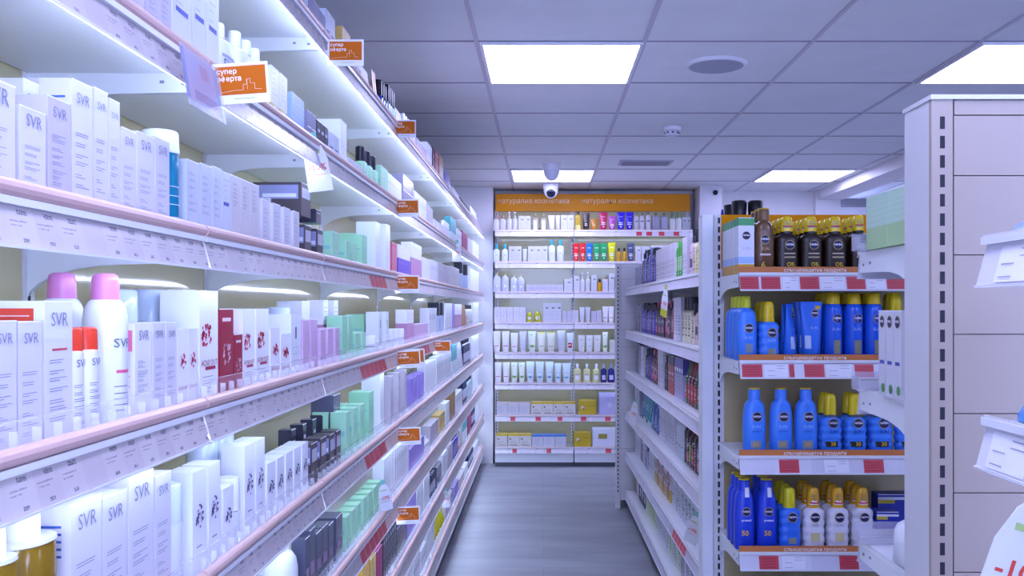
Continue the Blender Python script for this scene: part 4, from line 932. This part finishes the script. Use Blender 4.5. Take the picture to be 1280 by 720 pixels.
run_left(L5, S[4], [
    (-60, -6, 700, 'oil', dict(n=1)), (-3, 34, 662, 'oil', dict(n=1)), (36, 87, 642, 'oil', dict(n=1)), (89, 127, 632, 'svr', dict(n=1)), (128, 159, 624, 'svr', dict(n=1)), (161, 192, 598, 'svr', dict(n=1)), (194, 214, 596, 'svr', dict(n=1)), (216, 237, 610, 'clearcap', dict(n=1)),
    (239, 277, 592, 'flow', dict(n=2)), (279, 292, 612, 'flow', dict(n=1)), (293, 304, 600, 'wjar', dict(n=1)), (305, 332, 558, 'flow', dict(n=2)), (333, 386, 581, 'flow', dict(n=5)), (387, 410, 557, 'dark', dict(n=2)), (411, 427, 545, 'dark', dict(n=2)),
    (430, 457, 517, 'mint', dict(n=3, rows=2)), (458, 470, 492, 'mintl', dict(n=1)), (471, 484, 470, 'wht', dict(n=1)), (485, 511, 472, 'svr2', dict(n=3)), (512, 531, 474, 'purpb', dict(n=4)), (532, 545, 455, 'wht'), (546, 564, 447, 'wht2'), (565, 571, 432, 'tealbox'), (572, 579, 430, 'wtube'), (580, 588, 424, 'navybot'), (589, 604, 415, 'wht')])
run_left(L5, S[4], [(60, 84, 634, 'pinkb', dict(n=1, xf=.565)), (128, 158, 615, 'svrp', dict(n=1, xf=.56)), (262, 302, 548, 'clearcap', dict(n=2, xf=.555)), (336, 386, 580, 'flow', dict(n=4, xf=.56)), (414, 428, 496, 'silb', dict(n=1, xf=.53)), (360, 410, 540, 'blkb', dict(n=4, xf=.555))])
run_left(L6, S[5], [
    (361, 381, 688, 'bigjar', dict(n=1)), (382, 387, 674, 'silb', dict(n=1)), (387, 394, 664, 'silb', dict(n=1)), (395, 410, 668, 'silb', dict(n=2)), (411, 417, 657, 'silb', dict(n=1)), (418, 430, 650, 'silb', dict(n=1)),
    (431, 452, 648, 'mint', dict(n=3)), (453, 478, 625, 'mint', dict(n=4)), (480, 492, 575, 'wht'), (493, 511, 563, 'wht2'), (512, 530, 562, 'purpb'), (531, 537, 550, 'wbot'), (538, 548, 533, 'svr2'), (549, 556, 520, 'yelb'), (557, 562, 505, 'wht'), (563, 569, 492, 'bronze'), (570, 578, 494, 'wht2'), (579, 584, 468, 'navybot'), (585, 590, 462, 'bcap'), (591, 604, 455, 'wht')])
run_left(L7, S[6], [
    (452, 462, 710, 'yelbox2'), (463, 470, 700, 'yelbox2'), (471, 478, 690, 'magb'), (479, 495, 665, 'blkb', dict(n=6)), (496, 508, 650, 'blkb', dict(n=7)), (509, 520, 625, 'purpb'), (521, 529, 612, 'wht2'), (530, 537, 600, 'wht'), (538, 545, 590, 'navybot'), (546, 552, 585, 'silb'),
    (553, 559, 570, 'wht2'), (560, 566, 560, 'svr2'), (567, 573, 545, 'a_purp'), (574, 578, 533, 'orb'), (579, 584, 525, 'tealbox'), (585, 589, 510, 'magb'), (590, 594, 505, 'navybot'), (595, 604, 500, 'wht')])
run_left(L8, S[7], [
    (505, 516, 720, 'wht2'), (517, 525, 700, 'flow'), (526, 533, 690, 'flow'), (534, 543, 665, 'wht2'), (544, 551, 645, 'yeltube', dict(n=3)), (552, 556, 638, 'yeltube'), (557, 566, 630, 'svr2'), (567, 573, 610, 'purpb'), (574, 580, 600, 'orb'), (581, 585, 585, 'wht'), (586, 592, 565, 'navybot'), (593, 602, 560, 'wht2')])

# ================================================================== back wall goods
def run_back(shelf, T, items, Z=7.075):
    zs = T + .004
    for it in items:
        x1, x2, y, key = it[:4]; op = it[4] if len(it) > 4 else {}
        a, b = (x1 - CX) * Z / K, (x2 - CX) * Z / K
        n = op.get('n', 1); pitch = (b - a) / n
        ww = pitch * .96
        h = CH + (CY - y) * Z / K - zs
        h = max(.03, min(h, .195 if shelf != 'back wall top shelf' else .18))
        p = P[key]; d = op.get('d', min(max(ww * .7, .03), .12))
        _RUN[0] += 1
        for i in range(n): place(key, (a + pitch * (i + .5), Z + d / 2 + op.get('dy', 0), zs), R0.uniform(-.02, .02), ww, d, h, shelf, _RUN[0], i, n)
B1, B2, B3, B4, B5, B6, B7, B8 = ['back wall ' + q for q in ('top shelf', 'second shelf', 'third shelf', 'fourth shelf', 'fifth shelf', 'sixth shelf', 'seventh shelf', 'bottom shelf')]
run_back(B1, TB[0], [(616, 632.5, 269, 'w_pinkcap', dict(n=2)), (633, 647, 265, 'w_pump', dict(n=2)), (648, 663.5, 270, 'w_box', dict(n=2)), (664, 684.5, 267, 'w_olive', dict(n=2)), (685, 694, 269, 'w_tube'), (694.5, 700.5, 269, 'w_tube'), (701, 717, 269, 'w_box', dict(n=2)),
    (718.5, 727, 264, 'w_gold'), (728, 737.5, 266, 'w_brown'), (738, 748, 273, 'w_orange'), (749, 760, 265, 'f_mag'), (760.5, 770.5, 270, 'f_pink'), (771, 792.5, 265, 'f_blue', dict(n=2)), (793, 799, 266, 'w_greyw'), (799.5, 806, 266, 'w_greyw'), (807, 814, 265, 'w_greyw'),
    (815, 836, 266, 'w_grey', dict(n=2)), (837, 852.5, 265, 'w_grtop', dict(n=2))])
run_back(B1, TB[0], [(855, 866, 270, 'w_box', dict(n=2, dy=.1))])
run_back(B2, TB[1], [(616.5, 624.5, 305, 'w_tealcap'), (627, 635, 305, 'w_tealcap'), (636, 652, 308, 'w_box', dict(n=2)), (653, 659, 311, 'w_tube'), (660, 684.5, 308, 'w_box', dict(n=3)), (685.5, 694, 299, 'w_tealcap'), (696, 705, 299, 'w_tealcap'),
    (716, 724.5, 304, 'f_red'), (725, 732, 304, 'f_red'), (732.5, 741, 304, 'f_cyan'), (741.5, 759.5, 304, 'f_green', dict(n=2)), (760, 770, 303, 'f_yel'), (771, 776.5, 310, 'w_amber'), (778, 783.5, 310, 'w_amber'), (784, 793, 304, 'f_slate'), (794, 801.5, 308, 'w_box'), (802, 812, 308, 'w_box'), (814, 838, 307, 'w_patbox', dict(n=3))])
run_back(B3, TB[2], [(616, 636.5, 341, 'w_clear', dict(n=2)), (638, 656, 343, 'w_clear', dict(n=2)), (658, 704, 356, 'w_tin', dict(n=6)), (705, 716, 349, 'w_box'), (717.5, 724.5, 345, 'w_box'), (725, 731, 341, 'w_pump'), (732, 738, 340, 'w_pump'), (739, 746, 344, 'w_box'), (747, 752.5, 349, 'w_amber'), (753, 760, 349, 'w_pale'), (761, 768, 342, 'w_box'), (769, 800, 345, 'w_box', dict(n=4)), (802, 840, 343, 'w_clear', dict(n=4))])
run_back(B4, TB[3], [(617.5, 657.5, 384, 'w_patbox', dict(n=5)), (658, 665.5, 387, 'w_limebot'), (667, 677, 386, 'w_limebot'), (679, 702, 379, 'w_box', dict(n=3)), (703, 708.5, 389, 'w_tin'), (709, 714.5, 389, 'w_tin'), (715, 723, 388, 'w_pale'), (724, 731, 384, 'w_tube'), (731.5, 738.5, 384, 'w_tube'), (739, 745, 389, 'w_tin'), (745.5, 752, 388, 'w_tin'), (753, 768, 383, 'w_tubep', dict(n=2)), (769, 840, 384, 'w_box', dict(n=8))])
run_back(B5, TB[4], [(616, 626, 414, 'w_tubep'), (627, 637, 414, 'w_tubep'), (638, 648, 416, 'w_tubep'), (649, 659, 414, 'w_tube'), (660, 670.5, 414, 'w_tubeg'), (671.5, 682, 415, 'w_tubey'), (683.5, 694, 415, 'w_tubey'), (696, 707, 413, 'w_tube'), (708, 717, 416, 'w_tubered'),
    (722, 751.5, 419, 'w_arrow', dict(n=3)), (753, 760, 415, 'w_tubeg'), (762, 769, 417, 'w_grtop'), (770, 840, 417, 'w_tube', dict(n=7))])
run_back(B6, TB[5], [(618, 627.5, 453, 'w_tubep'), (628, 637.5, 453, 'w_tubep'), (638.5, 647.5, 453, 'w_tubeg'), (648, 656.5, 453, 'w_tubeg'), (657.5, 668, 452, 'w_tubeb'), (669.5, 680, 452, 'w_tubeb'), (681.5, 692, 452, 'w_tubeb'), (693, 702, 454, 'w_tubeb'), (702.5, 714, 454, 'w_tubeb'),
    (717, 726.5, 455, 'w_yelliq'), (729, 738, 455, 'w_yelliq'), (741, 750, 455, 'w_yelliq'), (751, 758.5, 455, 'w_navy'), (760, 768.5, 455, 'w_navy'), (770, 840, 455, 'w_yelliq', dict(n=6))])
run_back(B7, TB[6], [(620.5, 662.5, 503, 'w_pale', dict(n=3)), (664, 719.5, 502, 'w_ytop', dict(n=4)), (723, 745.5, 500, 'w_ybox'), (748, 772, 491, 'w_vbox')])
run_back(B8, TB[7], [(620, 664, 542, 'w_ytop', dict(n=3)), (665, 708, 543, 'w_btop', dict(n=3)), (717, 739, 540, 'w_ybox'), (740, 772, 536, 'w_wbox')])

# ================================================================== aisle gondola goods
SA = [T + .004 for T in TA]
A1, A2, A3, A4, A5, A6 = ['right aisle ' + q for q in ('top shelf', 'second shelf', 'third shelf', 'fourth shelf', 'fifth shelf', 'bottom shelf')]
def run_aisle(shelf, zs, items, inset=.045):
    k = 641 + K * inset
    for it in items:
        x1, x2, y, keys = it[:4]; op = it[4] if len(it) > 4 else {}
        if isinstance(keys, str): keys = (keys,)
        z1, z2 = k / (x1 - 667.5), k / (x2 - 667.5)          # z1 far, z2 near
        z1 = min(z1, 5.48); L = z1 - z2; p = P[keys[0]]
        n = op.get('n') or max(1, round(L / (p['w'] * 1.12))); pitch = L / n
        h = op.get('h') or max(.05, min(CH + (CY - y) * z1 / K - zs, .2))
        for i in range(n):
            key = keys[i % len(keys)]; p = P[key]
            ww = min(pitch * .95, p['w'] * 1.3); d = min(max(ww * .8, .03), .06)
            zc = z2 + pitch * (i + .5)
            if i == 0 or len(keys) > 1: _RUN[0] += 1
            hh = round(h * R0.choice((1, .96, 1.02, .93)), 3) if len(keys) > 1 else h
            place(key, (AX(zc) + inset + d / 2, zc, zs), -PI / 2 + phi + R0.uniform(-.03, .03), ww * .97, d, hh, shelf, _RUN[0], n - 1 - i if len(keys) == 1 else 0, n if len(keys) == 1 else 1)
run_aisle(A1, SA[0], [(789, 801, 335, 'a_grey'), (802, 812, 315, ('a_blue', 'a_purp', 'a_blk')), (813, 819, 309, ('a_purp', 'a_blk')), (820, 843, 303, 'a_white', dict(h=.165)), (844, 852, 303, 'a_green', dict(n=3)), (853, 859, 298, 'a_white'), (860, 865, 296, 'a_pink', dict(n=1)), (866, 879, 287, ('a_dots', 'a_cream'))])
run_aisle(A2, SA[1], [(789, 801, 374, ('a_grey', 'a_blk'), dict(h=.155)), (802, 818, 372, ('a_purp', 'a_purp', 'a_blk', 'a_purp'), dict(h=.16)), (819, 830, 370, ('a_blk', 'a_berry'), dict(h=.165)), (831, 841, 370, ('a_red', 'a_blk', 'a_berry'), dict(h=.168)), (842, 851, 370, 'a_wtall', dict(h=.18)), (852, 863, 372, ('a_cream',), dict(h=.18)), (864, 879, 390, ('a_pink', 'a_cream'), dict(h=.16)), (880, 893, 380, 'a_pink', dict(h=.16))])
run_aisle(A3, SA[2], [(789, 800, 425, ('a_grey', 'a_blk'), dict(h=.165)), (801, 805, 430, 'a_wtall', dict(h=.16)), (806, 813, 433, ('a_purp', 'a_blk'), dict(h=.165)), (814, 821, 433, ('a_red', 'a_berry'), dict(h=.165)), (822, 829, 436, 'a_wtall', dict(h=.19)), (830, 834, 440, 'a_blk', dict(h=.16)), (835, 842, 447, 'a_redbox', dict(h=.168)), (843, 854, 450, 'a_purbox', dict(h=.168)), (855, 893, 450, ('a_tapr', 'a_tapr', 'a_tap'), dict(h=.185))])
run_aisle(A4, SA[3], [(789, 800, 480, ('a_grey', 'a_wtall'), dict(h=.155)), (801, 812, 490, ('a_teal', 'a_teal', 'a_sky'), dict(h=.165)), (813, 823, 500, ('a_sky', 'a_blue'), dict(h=.155)), (824, 832, 505, 'a_wtall', dict(h=.17)), (833, 843, 510, 'a_wtall', dict(h=.185)), (844, 853, 540, 'a_greenw', dict(h=.15)), (854, 893, 532, ('a_lime', 'a_berry', 'a_blk', 'a_tapr'), dict(h=.175))])
run_aisle(A5, SA[4], [(789, 800, 530, 'a_wtall', dict(h=.155)), (801, 809, 540, ('a_purbox', 'a_blk', 'a_wtall'), dict(h=.155)), (810, 817, 555, 'a_greenw', dict(h=.15)), (818, 838, 565, ('a_food', 'a_redbox', 'a_food'), dict(h=.155)), (839, 851, 590, ('a_wtall', 'a_greenw'), dict(h=.17)), (852, 893, 620, 'a_leaf', dict(h=.185))])
run_aisle(A6, SA[5], [(789, 797, 590, ('a_wtall', 'bronze'), dict(h=.15)), (798, 806, 610, ('navybot', 'a_blk'), dict(h=.165)), (807, 820, 625, 'a_limeb', dict(h=.165)), (821, 833, 640, 'a_wtall', dict(h=.165)), (834, 851, 660, ('a_limeb', 'a_wtall'), dict(h=.175)), (852, 880, 680, ('a_purbox', 'a_wtall'), dict(h=.175))])

# ================================================================== suncare end-cap goods
def run_sun(shelf, T, items, Z=2.305):
    zs = T + .004
    for it in items:
        x1, x2, y, key = it[:4]; op = it[4] if len(it) > 4 else {}
        zz = Z + op.get('dy', 0)
        a, b = (x1 - CX) * zz / K, (x2 - CX) * zz / K
        n = op.get('n', 1); pitch = (b - a) / n; p = P[key]
        ww = pitch * op.get('f', .97); h = op.get('h') or (CH + (CY - y) * zz / K - zs)
        d = op.get('d', min(p['d'], ww * .95)); rows = op.get('rows', 3)
        _RUN[0] += 1
        for r in range(rows):
            for i in range(n):
                place(key, (a + pitch * (i + .5) + op.get('sx', 0) * r, zz + d / 2 + r * (d + .005), zs), R0.uniform(-.03, .03) + op.get('rz', 0), ww, d, h, shelf, _RUN[0], i, n, r)
N1, N2, N3, N4, N5 = ['suncare rack ' + q for q in ('top shelf', 'second shelf', 'third shelf', 'fourth shelf', 'fifth shelf')]
run_sun(N1, TS[0], [(922.5, 943, 272, 'n_box', dict(rows=5)), (943.5, 970, 261, 'n_brown', dict(rows=3)), (971, 1000.5, 270, 'n_spray', dict(rows=4)), (1001.5, 1030.5, 270, 'n_spray', dict(rows=4)), (1031.5, 1061, 270, 'n_spray', dict(rows=4)), (1063, 1089, 268, 'n_spray', dict(rows=3, dy=.02)), (1092, 1180, 270, 'n_spray', dict(n=3, rows=1))])
run_sun(N2, TS[1], [(921, 948, 370, 'n_lot2', dict(rows=4)), (949, 976.5, 377, 'n_pump', dict(rows=3)), (978, 1001, 380, 'n_tube', dict(rows=2, rz=.9, f=.9)), (1002, 1031, 377, 'n_tube', dict(rows=3)), (1033, 1056, 366, 'n_aer', dict(rows=3)), (1058.5, 1082, 366, 'n_aer', dict(rows=3)), (1084, 1107, 366, 'n_aer', dict(rows=3)), (1109, 1137, 366, 'n_cap', dict(rows=2)), (1139, 1200, 366, 'n_cap', dict(n=2, rows=1))])
run_sun(N3, TS[2], [(930, 959.5, 487, 'n_lot', dict(rows=1)), (963.5, 993, 487, 'n_lot', dict(rows=1)), (995, 1024.5, 487, 'n_lot', dict(rows=1)), (1026, 1055, 493, 'n_cap', dict(rows=2)), (1057, 1086, 493, 'n_cap', dict(rows=2)), (1088, 1119, 493, 'n_cap', dict(rows=2)), (1121, 1180, 493, 'n_cap', dict(n=2, rows=1))])
run_sun(N4, TS[3], [(919, 945, 601, 'n_deep', dict(rows=3)), (947.5, 973, 601, 'n_deep', dict(rows=3)), (974.5, 1003.5, 611, 'n_bspray', dict(rows=3)), (1004.5, 1033.5, 611, 'n_wspray', dict(rows=3)), (1035, 1064, 611, 'n_wspray', dict(rows=3)), (1066.5, 1095, 611, 'n_wspray', dict(rows=3)), (1096, 1124, 640, 'n_bbox', dict(rows=1)), (1097, 1140, 618, 'n_bbox', dict(rows=1, dy=.1))])
run_sun(N5, TS[4], [(918, 1090, 715, 'n_lot', dict(n=6, rows=1, h=.15))])
# tops of things standing on the gondola behind the rack
for j, (px, py, key, zz, lab) in enumerate([(903, 262, 'bluefun', 2.86, ''), (914, 256, 'blk_jar', 2.90, ''), (924, 251, 'blk_jar', 2.82, ''), (944, 251, 'blk_jar', 2.82, '')]):
    top_z = CH + (CY - py) * zz / K
    _RUN[0] += 1
    place(key, ((px - CX) * zz / K, zz, SA[0]), 0, .05, .05, top_z - SA[0], A1, _RUN[0], 0, 1)

# near end-cap goods (far side of the bare panels)
E1, E2, E3 = ['near rack ' + q for q in ('top shelf', 'second shelf', 'third shelf')]
def lay(shelf, zs, key, n, x, y0, dy, w, d, h, rot, rows=1, dx=0):
    _RUN[0] += 1
    for r in range(rows):
        for i in range(n): place(key, (x + r * dx, y0 + i * dy, zs), rot, w, d, h, shelf, _RUN[0], i, n, r)
lay(E1, TC[0] + .004, 'g_box', 2, .555, 1.325, .088, .086, .09, .083, -PI / 2, rows=2, dx=.096)
lay(E2, TC[1] + .004, 'n_slim', 3, .523, 1.325, .030, .0285, .028, .128, -PI / 2, rows=2, dx=.032)
lay(E3, TC[2] + .004, 'bigjar', 1, .56, 1.345, .09, .10, .09, .075, -PI / 2, rows=2, dx=.13)
# goods on the right-edge shelves
D('pack1', 'pouch', 'lavender blue soft pack', 'lavender pack', c='#90a4e0')
D('pack2', 'pouch', 'bright sky blue pack', 'sky pack', c='#4a9ce8')
lay('right edge upper shelf', TD[0] + .004, 'pack1', 2, .468, .79, -.13, .11, .10, .017, -PI / 2)
lay('right edge lower shelf', TD[1] + .004, 'pack2', 2, .470, .78, -.13, .11, .10, .018, -PI / 2)
for nm, x, T in (('near rack top shelf', .52, TC[0]), ('near rack second shelf', .52, TC[1]), ('near rack third shelf', .52, TC[2])):
    mb = MB(); mb.box(-.02, .06, -.018, .018, 0, .002, ACRYL2); mb.box(-.02, .06, .016, .018, .002, .028, ACRYL2); mb.box(-.02, -.018, -.018, .016, .002, .022, ACRYL2); mb.box(.058, .06, -.018, .016, .002, .022, ACRYL2)
    o = link('acrylic_stop', mb, None, (x, 1.478, T + .0045)); tag(o, 'milky clear plastic stop at the tip of the ' + nm, 'shelf stop')

# ================================================================== promotion cards, hanging tags, sign holder
def card_mesh(double=False):
    mb = MB(); W, H = .076, .056
    mb.box(-W / 2, W / 2, -.0006, .0006, -H / 2, H / 2, M('#eceaf2', .35))
    sf = lambda u, v, l: (u, -.0006 - .0003 * l, v)
    put_rect(mb, sf, -.034, .0345, -.0155, .0235, M('#c66406', .5, spec=.2))
    put_text(mb, sf, 'супер', -.0185, .0165, .0098, M('#fff4ec'), .012, 1, 2)
    put_text(mb, sf, 'оферта', -.0155, .0065, .0098, M('#fff4ec'), .012, 1, 2)
    ln = M('#f0c4a4')
    pts = [(-.032, -.0125), (-.020, -.011), (-.008, -.0095), (.003, -.0095), (.003, -.002), (.008, -.002), (.008, .005), (.013, .0055), (.014, -.001), (.019, -.001), (.019, -.009), (.028, -.0095)]
    for (a, b), (c, d) in zip(pts, pts[1:]):
        if abs(a - c) < .0015: put_rect(mb, sf, a - .0003, a + .0003, min(b, d), max(b, d), ln, 1, 2)
        else: mb.add([sf(a, b - .0003, 2), sf(c, d - .0003, 2), sf(c, d + .0003, 2), sf(a, b + .0003, 2)], [(0, 1, 2, 3)], ln)
    for (a, b) in ((.0085, .013),): put_rect(mb, sf, a, a + .0005, -.009, .005, ln, 1, 2)
    put_rect(mb, sf, -.010, .018, -.0215, -.0205, M('#9ab84a'), 1, 1)
    mb.box(-W / 2 - .006, -W / 2 + .001, -.004, .004, -.004, .004, M('#dfe3f2'))
    return mb
cm = card_mesh().mesh('promo_card')
cards = [(272, 330.5, 104, 1.262, .07, 'largest orange-and-white offer card, at upper left above the glass sign holder'),
         (413, 451, 66, 1.95, 0, 'orange offer card on the top shelf edge, nearest the ceiling'),
         (490, 520, 161, 2.93, 0, 'orange offer card on the far part of the top shelf edge'),
         (495, 523, 260, 2.93, .02, 'orange offer card on the second left shelf edge, mid distance'),
         (495, 523, 355, 2.93, 0, 'orange offer card at eye level on the third left shelf edge'),
         (495, 526, 449, 2.93, .06, 'orange offer card on the fourth left shelf edge, one behind it'),
         (502, 531, 447, 3.02, .06, 'orange offer card half hidden behind another on the fourth shelf'),
         (542, 562.5, 434, 3.93, .02, 'smallest orange offer card, far along the fourth left shelf edge'),
         (497, 525, 545, 2.93, .05, 'orange offer card on the fifth left shelf edge'),
         (495, 525, 644, 2.93, .05, 'lowest orange offer card, on the sixth left shelf edge')]
for x1, x2, yc, z, rz, lab in cards:
    o = link('promo_card', cm, None, (((x1 + x2) / 2 - CX) * z / K, z, CH + (CY - yc) * z / K), (0, -rz, 0))
    tag(o, lab, 'offer card', 'orange offer cards on the left shelves')

def tag_mesh(kind=0):
    W, H = .05, .115
    out = [(-.009, 0), (.009, 0), (.009, -.018), (.016, -.026), (.024, -.05), (.026, -H), (-.026, -H), (-.024, -.05), (-.016, -.026), (-.009, -.018)]
    mb = MB(); mb.prism([(x, z) for x, z in out], 'y', -.0007, .0007, M('#dfdfe8', .3))
    sf = lambda u, v, l: (u, -.0007 - .0003 * l, v)
    put_rect(mb, sf, -.0092, .0092, -.017, .0005, M(['#7cc4b8', '#7cc4b8', '#b4b83a'][kind], .4))
    put_rect(mb, sf, -.014, .010, -.041, -.036, M('#b0c878', .4))
    put_text(mb, sf, '-10%', 0, -.068, .0185, M('#d8402c'), .02, 1, 2)
    put_rect(mb, sf, -.018, .016, -.083, -.0815, M('#e09080'), 1, 1)
    if kind == 2: put_rect(mb, sf, -.025, .0255, -.1145, -.088, M('#c4c828'), 1, 1)
    return mb
tms = [tag_mesh(0).mesh('discount_tag'), None, tag_mesh(2).mesh('discount_tag')]
tags = [(389, 166, 1.90, 0, .62, -.18, 1.05, 'translucent hanging tag reading -10% below the second left shelf'),
        (571, 300, 4.9, 0, .5, 0, 1.0, 'small faded tag hanging far along the second left shelf'),
        (478, 600, 2.70, 0, .6, -.15, .8, 'clear -10% tag hanging before the sixth shelf mint cartons'),
        (556, 610, 4.3, 0, .5, -.1, .8, 'small -10% tag hanging on the seventh left shelf'),
        (833, 356, 3.74, 2, -1.25, .22, 1.15, 'slanted white tag with yellow-green foot on the aisle gondola'),
        (795.5, 498, 4.92, 0, -1.1, .3, 1.3, 'white tag hanging on the far fourth shelf of the aisle gondola'),
        (872, 640, 3.1, 0, -.8, .3, 1.0, 'white tag with teal cap low on the aisle gondola'),
        (1318, 596, .74, 0, -.1, .30, 1.22, 'large translucent -10% tag with teal cap at the bottom right corner')]
for x, y, z, kd, ry, tl, s, lab in tags:
    o = link('discount_tag', tms[kd], None, ((x - CX) * z / K, z, CH + (CY - y) * z / K), (0, tl, ry)); o.scale = (s, 1, s)
    tag(o, lab, 'tag', 'hanging discount tags')
# clear sign holder clipped to the second left shelf
t = empty('sign_holder', (-.452, 1.114, TL[1] - .004)); tag(t, 'tilted clear sign holder with pink print clipped under the second shelf, upper left', 'sign holder')
def SH(y, v, off=0): return (.012 + v * .16 + off, y, -v)
mb = MB(); Lh, Hh = .130, .075
for o_, m_ in ((0, ACRYL2), ):
    mb.add([SH(0, 0), SH(Lh, 0), SH(Lh, Hh), SH(0, Hh), SH(0, 0, .0015), SH(Lh, 0, .0015), SH(Lh, Hh, .0015), SH(0, Hh, .0015)], [(0, 3, 2, 1), (4, 5, 6, 7), (0, 1, 5, 4), (1, 2, 6, 5), (2, 3, 7, 6), (3, 0, 4, 7)], m_)
link('clear_sleeve', mb, t)
mb = MB()
def q4(y0, y1, v0, v1, off, m): mb.quad([SH(y0, v0, off), SH(y1, v0, off), SH(y1, v1, off), SH(y0, v1, off)], m)
q4(.004, .112, .004, .066, -.0008, M('#c8b4d4')); q4(.112, .127, .004, .071, -.0008, M('#7cb0d0')); q4(.0, .012, .002, .066, -.0004, M('#4a64c8')); q4(.03, .11, .05, .062, -.0004, M('#9c5c9c')); q4(.06, .09, .012, .03, -.0004, M('#c87a9c'))
link('printed_insert', mb, t)

# ================================================================== boxes beyond the 300 that show largest on the left wall
left_boxes = [r for r in REG if P[r['key']]['kind'] == 'box' and r['shelf'].startswith('left')]
def seen(r):
    l = r['o'].location; dim = r['o'].dimensions
    return dim.x * dim.z / max(l.y, .3) ** 3 * (.3 if r['row'] or l.x < -.56 else 1)
left_boxes.sort(key=seen, reverse=True)
rest = left_boxes[290:]
print('LEFT BOXES', len(left_boxes), 'rest', len(rest))
mb = MB()
for r in rest:
    o = r['o']; me = o.data
    m4 = Matrix.Translation(o.location) @ Matrix.Rotation(o.rotation_euler[2], 4, 'Z')
    vs = [tuple(m4 @ v.co) for v in me.vertices]
    by = {}
    for p in me.polygons: by.setdefault(p.material_index, []).append(tuple(p.vertices))
    k = len(mb.v); mb.v += vs
    for mi, fs in by.items():
        ix = mb.mi(me.materials[mi])
        for f in fs: mb.f.append(tuple(k + j for j in f)); mb.m.append(ix); mb.sm.append(False)
if rest:
    st = link('distant_skincare_boxes', mb); st['kind'] = 'stuff'; tag(st, 'small distant skincare boxes filling the far left wall shelves', 'boxes')
    dead = set(id(r) for r in rest)
    REG = [r for r in REG if id(r) not in dead]
    for r in rest: bpy.data.objects.remove(r['o'])
for r in REG:
    if P[r['key']]['kind'] == 'box':
        sh = r['shelf']
        r['o'].name = 'skincare_box' if sh.startswith('left') else 'hair_care_box' if sh.startswith('right aisle') else 'soap_box' if sh.startswith('back') else 'suncare_box' if r['key'].startswith('n_') else 'tissue_box'

# ================================================================== names of the single goods
ORD = ['first', 'second', 'third', 'fourth', 'fifth', 'sixth', 'seventh', 'eighth', 'ninth', 'tenth', 'eleventh', 'twelfth', 'thirteenth', 'fourteenth', 'fifteenth', 'sixteenth', 'seventeenth', 'eighteenth', 'nineteenth', 'twentieth']
def ordw(i): return ORD[i] if i < len(ORD) else str(i + 1) + 'th'
runs = {}
for r in REG:
    if r['stack']: continue
    runs.setdefault(r['shelf'], {}).setdefault(r['run'], r)
used = set()
def okw(s): return 4 <= len(s.replace(',', '').split()) <= 16
for shelf, rr in runs.items():
    def pos(r):
        l = r['o'].location
        return l.y if shelf.startswith(('left', 'right')) else l.x
    order = sorted(rr.values(), key=pos)
    keys = [r['run'] for r in order]
    for r in [q for q in REG if q['shelf'] == shelf]:
        if r['run'] in keys:
            k = keys.index(r['run']); pv = order[k - 1]['short'] if k else None; nx = order[k + 1]['short'] if k + 1 < len(order) else None
        else: pv = nx = None
        d, n, i, row = r['desc'], r['n'], r['i'], r['row']
        num = (ordw(i) + ' ' + d) if n > 1 else d
        nums = (ordw(i) + ' ' + r['short']) if n > 1 else r['short']
        c = []
        if r['stack']: c += [f'{num} stacked on others, {shelf}']
        elif row == 0:
            if pv: c += [f'{num} after the {pv}, {shelf}']
            if nx: c += [f'{num} before the {nx}, {shelf}']
            if pv and nx: c += [f'{nums} between {pv} and {nx}, {shelf}', f'{d} number {i + 1} between {pv} and {nx}, {shelf}']
            c += [f'{num}, end of {shelf}', f'{num}, near end of {shelf}', f'{num}, front row of {shelf}']
        else:
            q = ['', 'second', 'third', 'fourth', 'fifth', 'sixth'][row]
            c += [f'{num} in {q} row after {pv}, {shelf}', f'{num} in {q} row before {nx}, {shelf}', f'{nums}, {q} row between {pv} and {nx}, {shelf}']
        c += [f'{num} at back of {shelf}', f'{nums} at rear of {shelf}, {"near" if i % 2 else "far"} part']
        lab = next((x for x in c if okw(x) and x not in used and 'None' not in x), None)
        if lab is None:
            lab = next((x for x in c if okw(x) and 'None' not in x), c[0]); print('DUPLABEL', lab)
        used.add(lab)
        r['o']['label'] = lab
        cat = r['o']['category']
        r['o']['group'] = r['short'] + (' row' if n > 1 else '') + ' on ' + shelf
print('GOODS', len(REG), 'OBJECTS', len(bpy.data.objects))
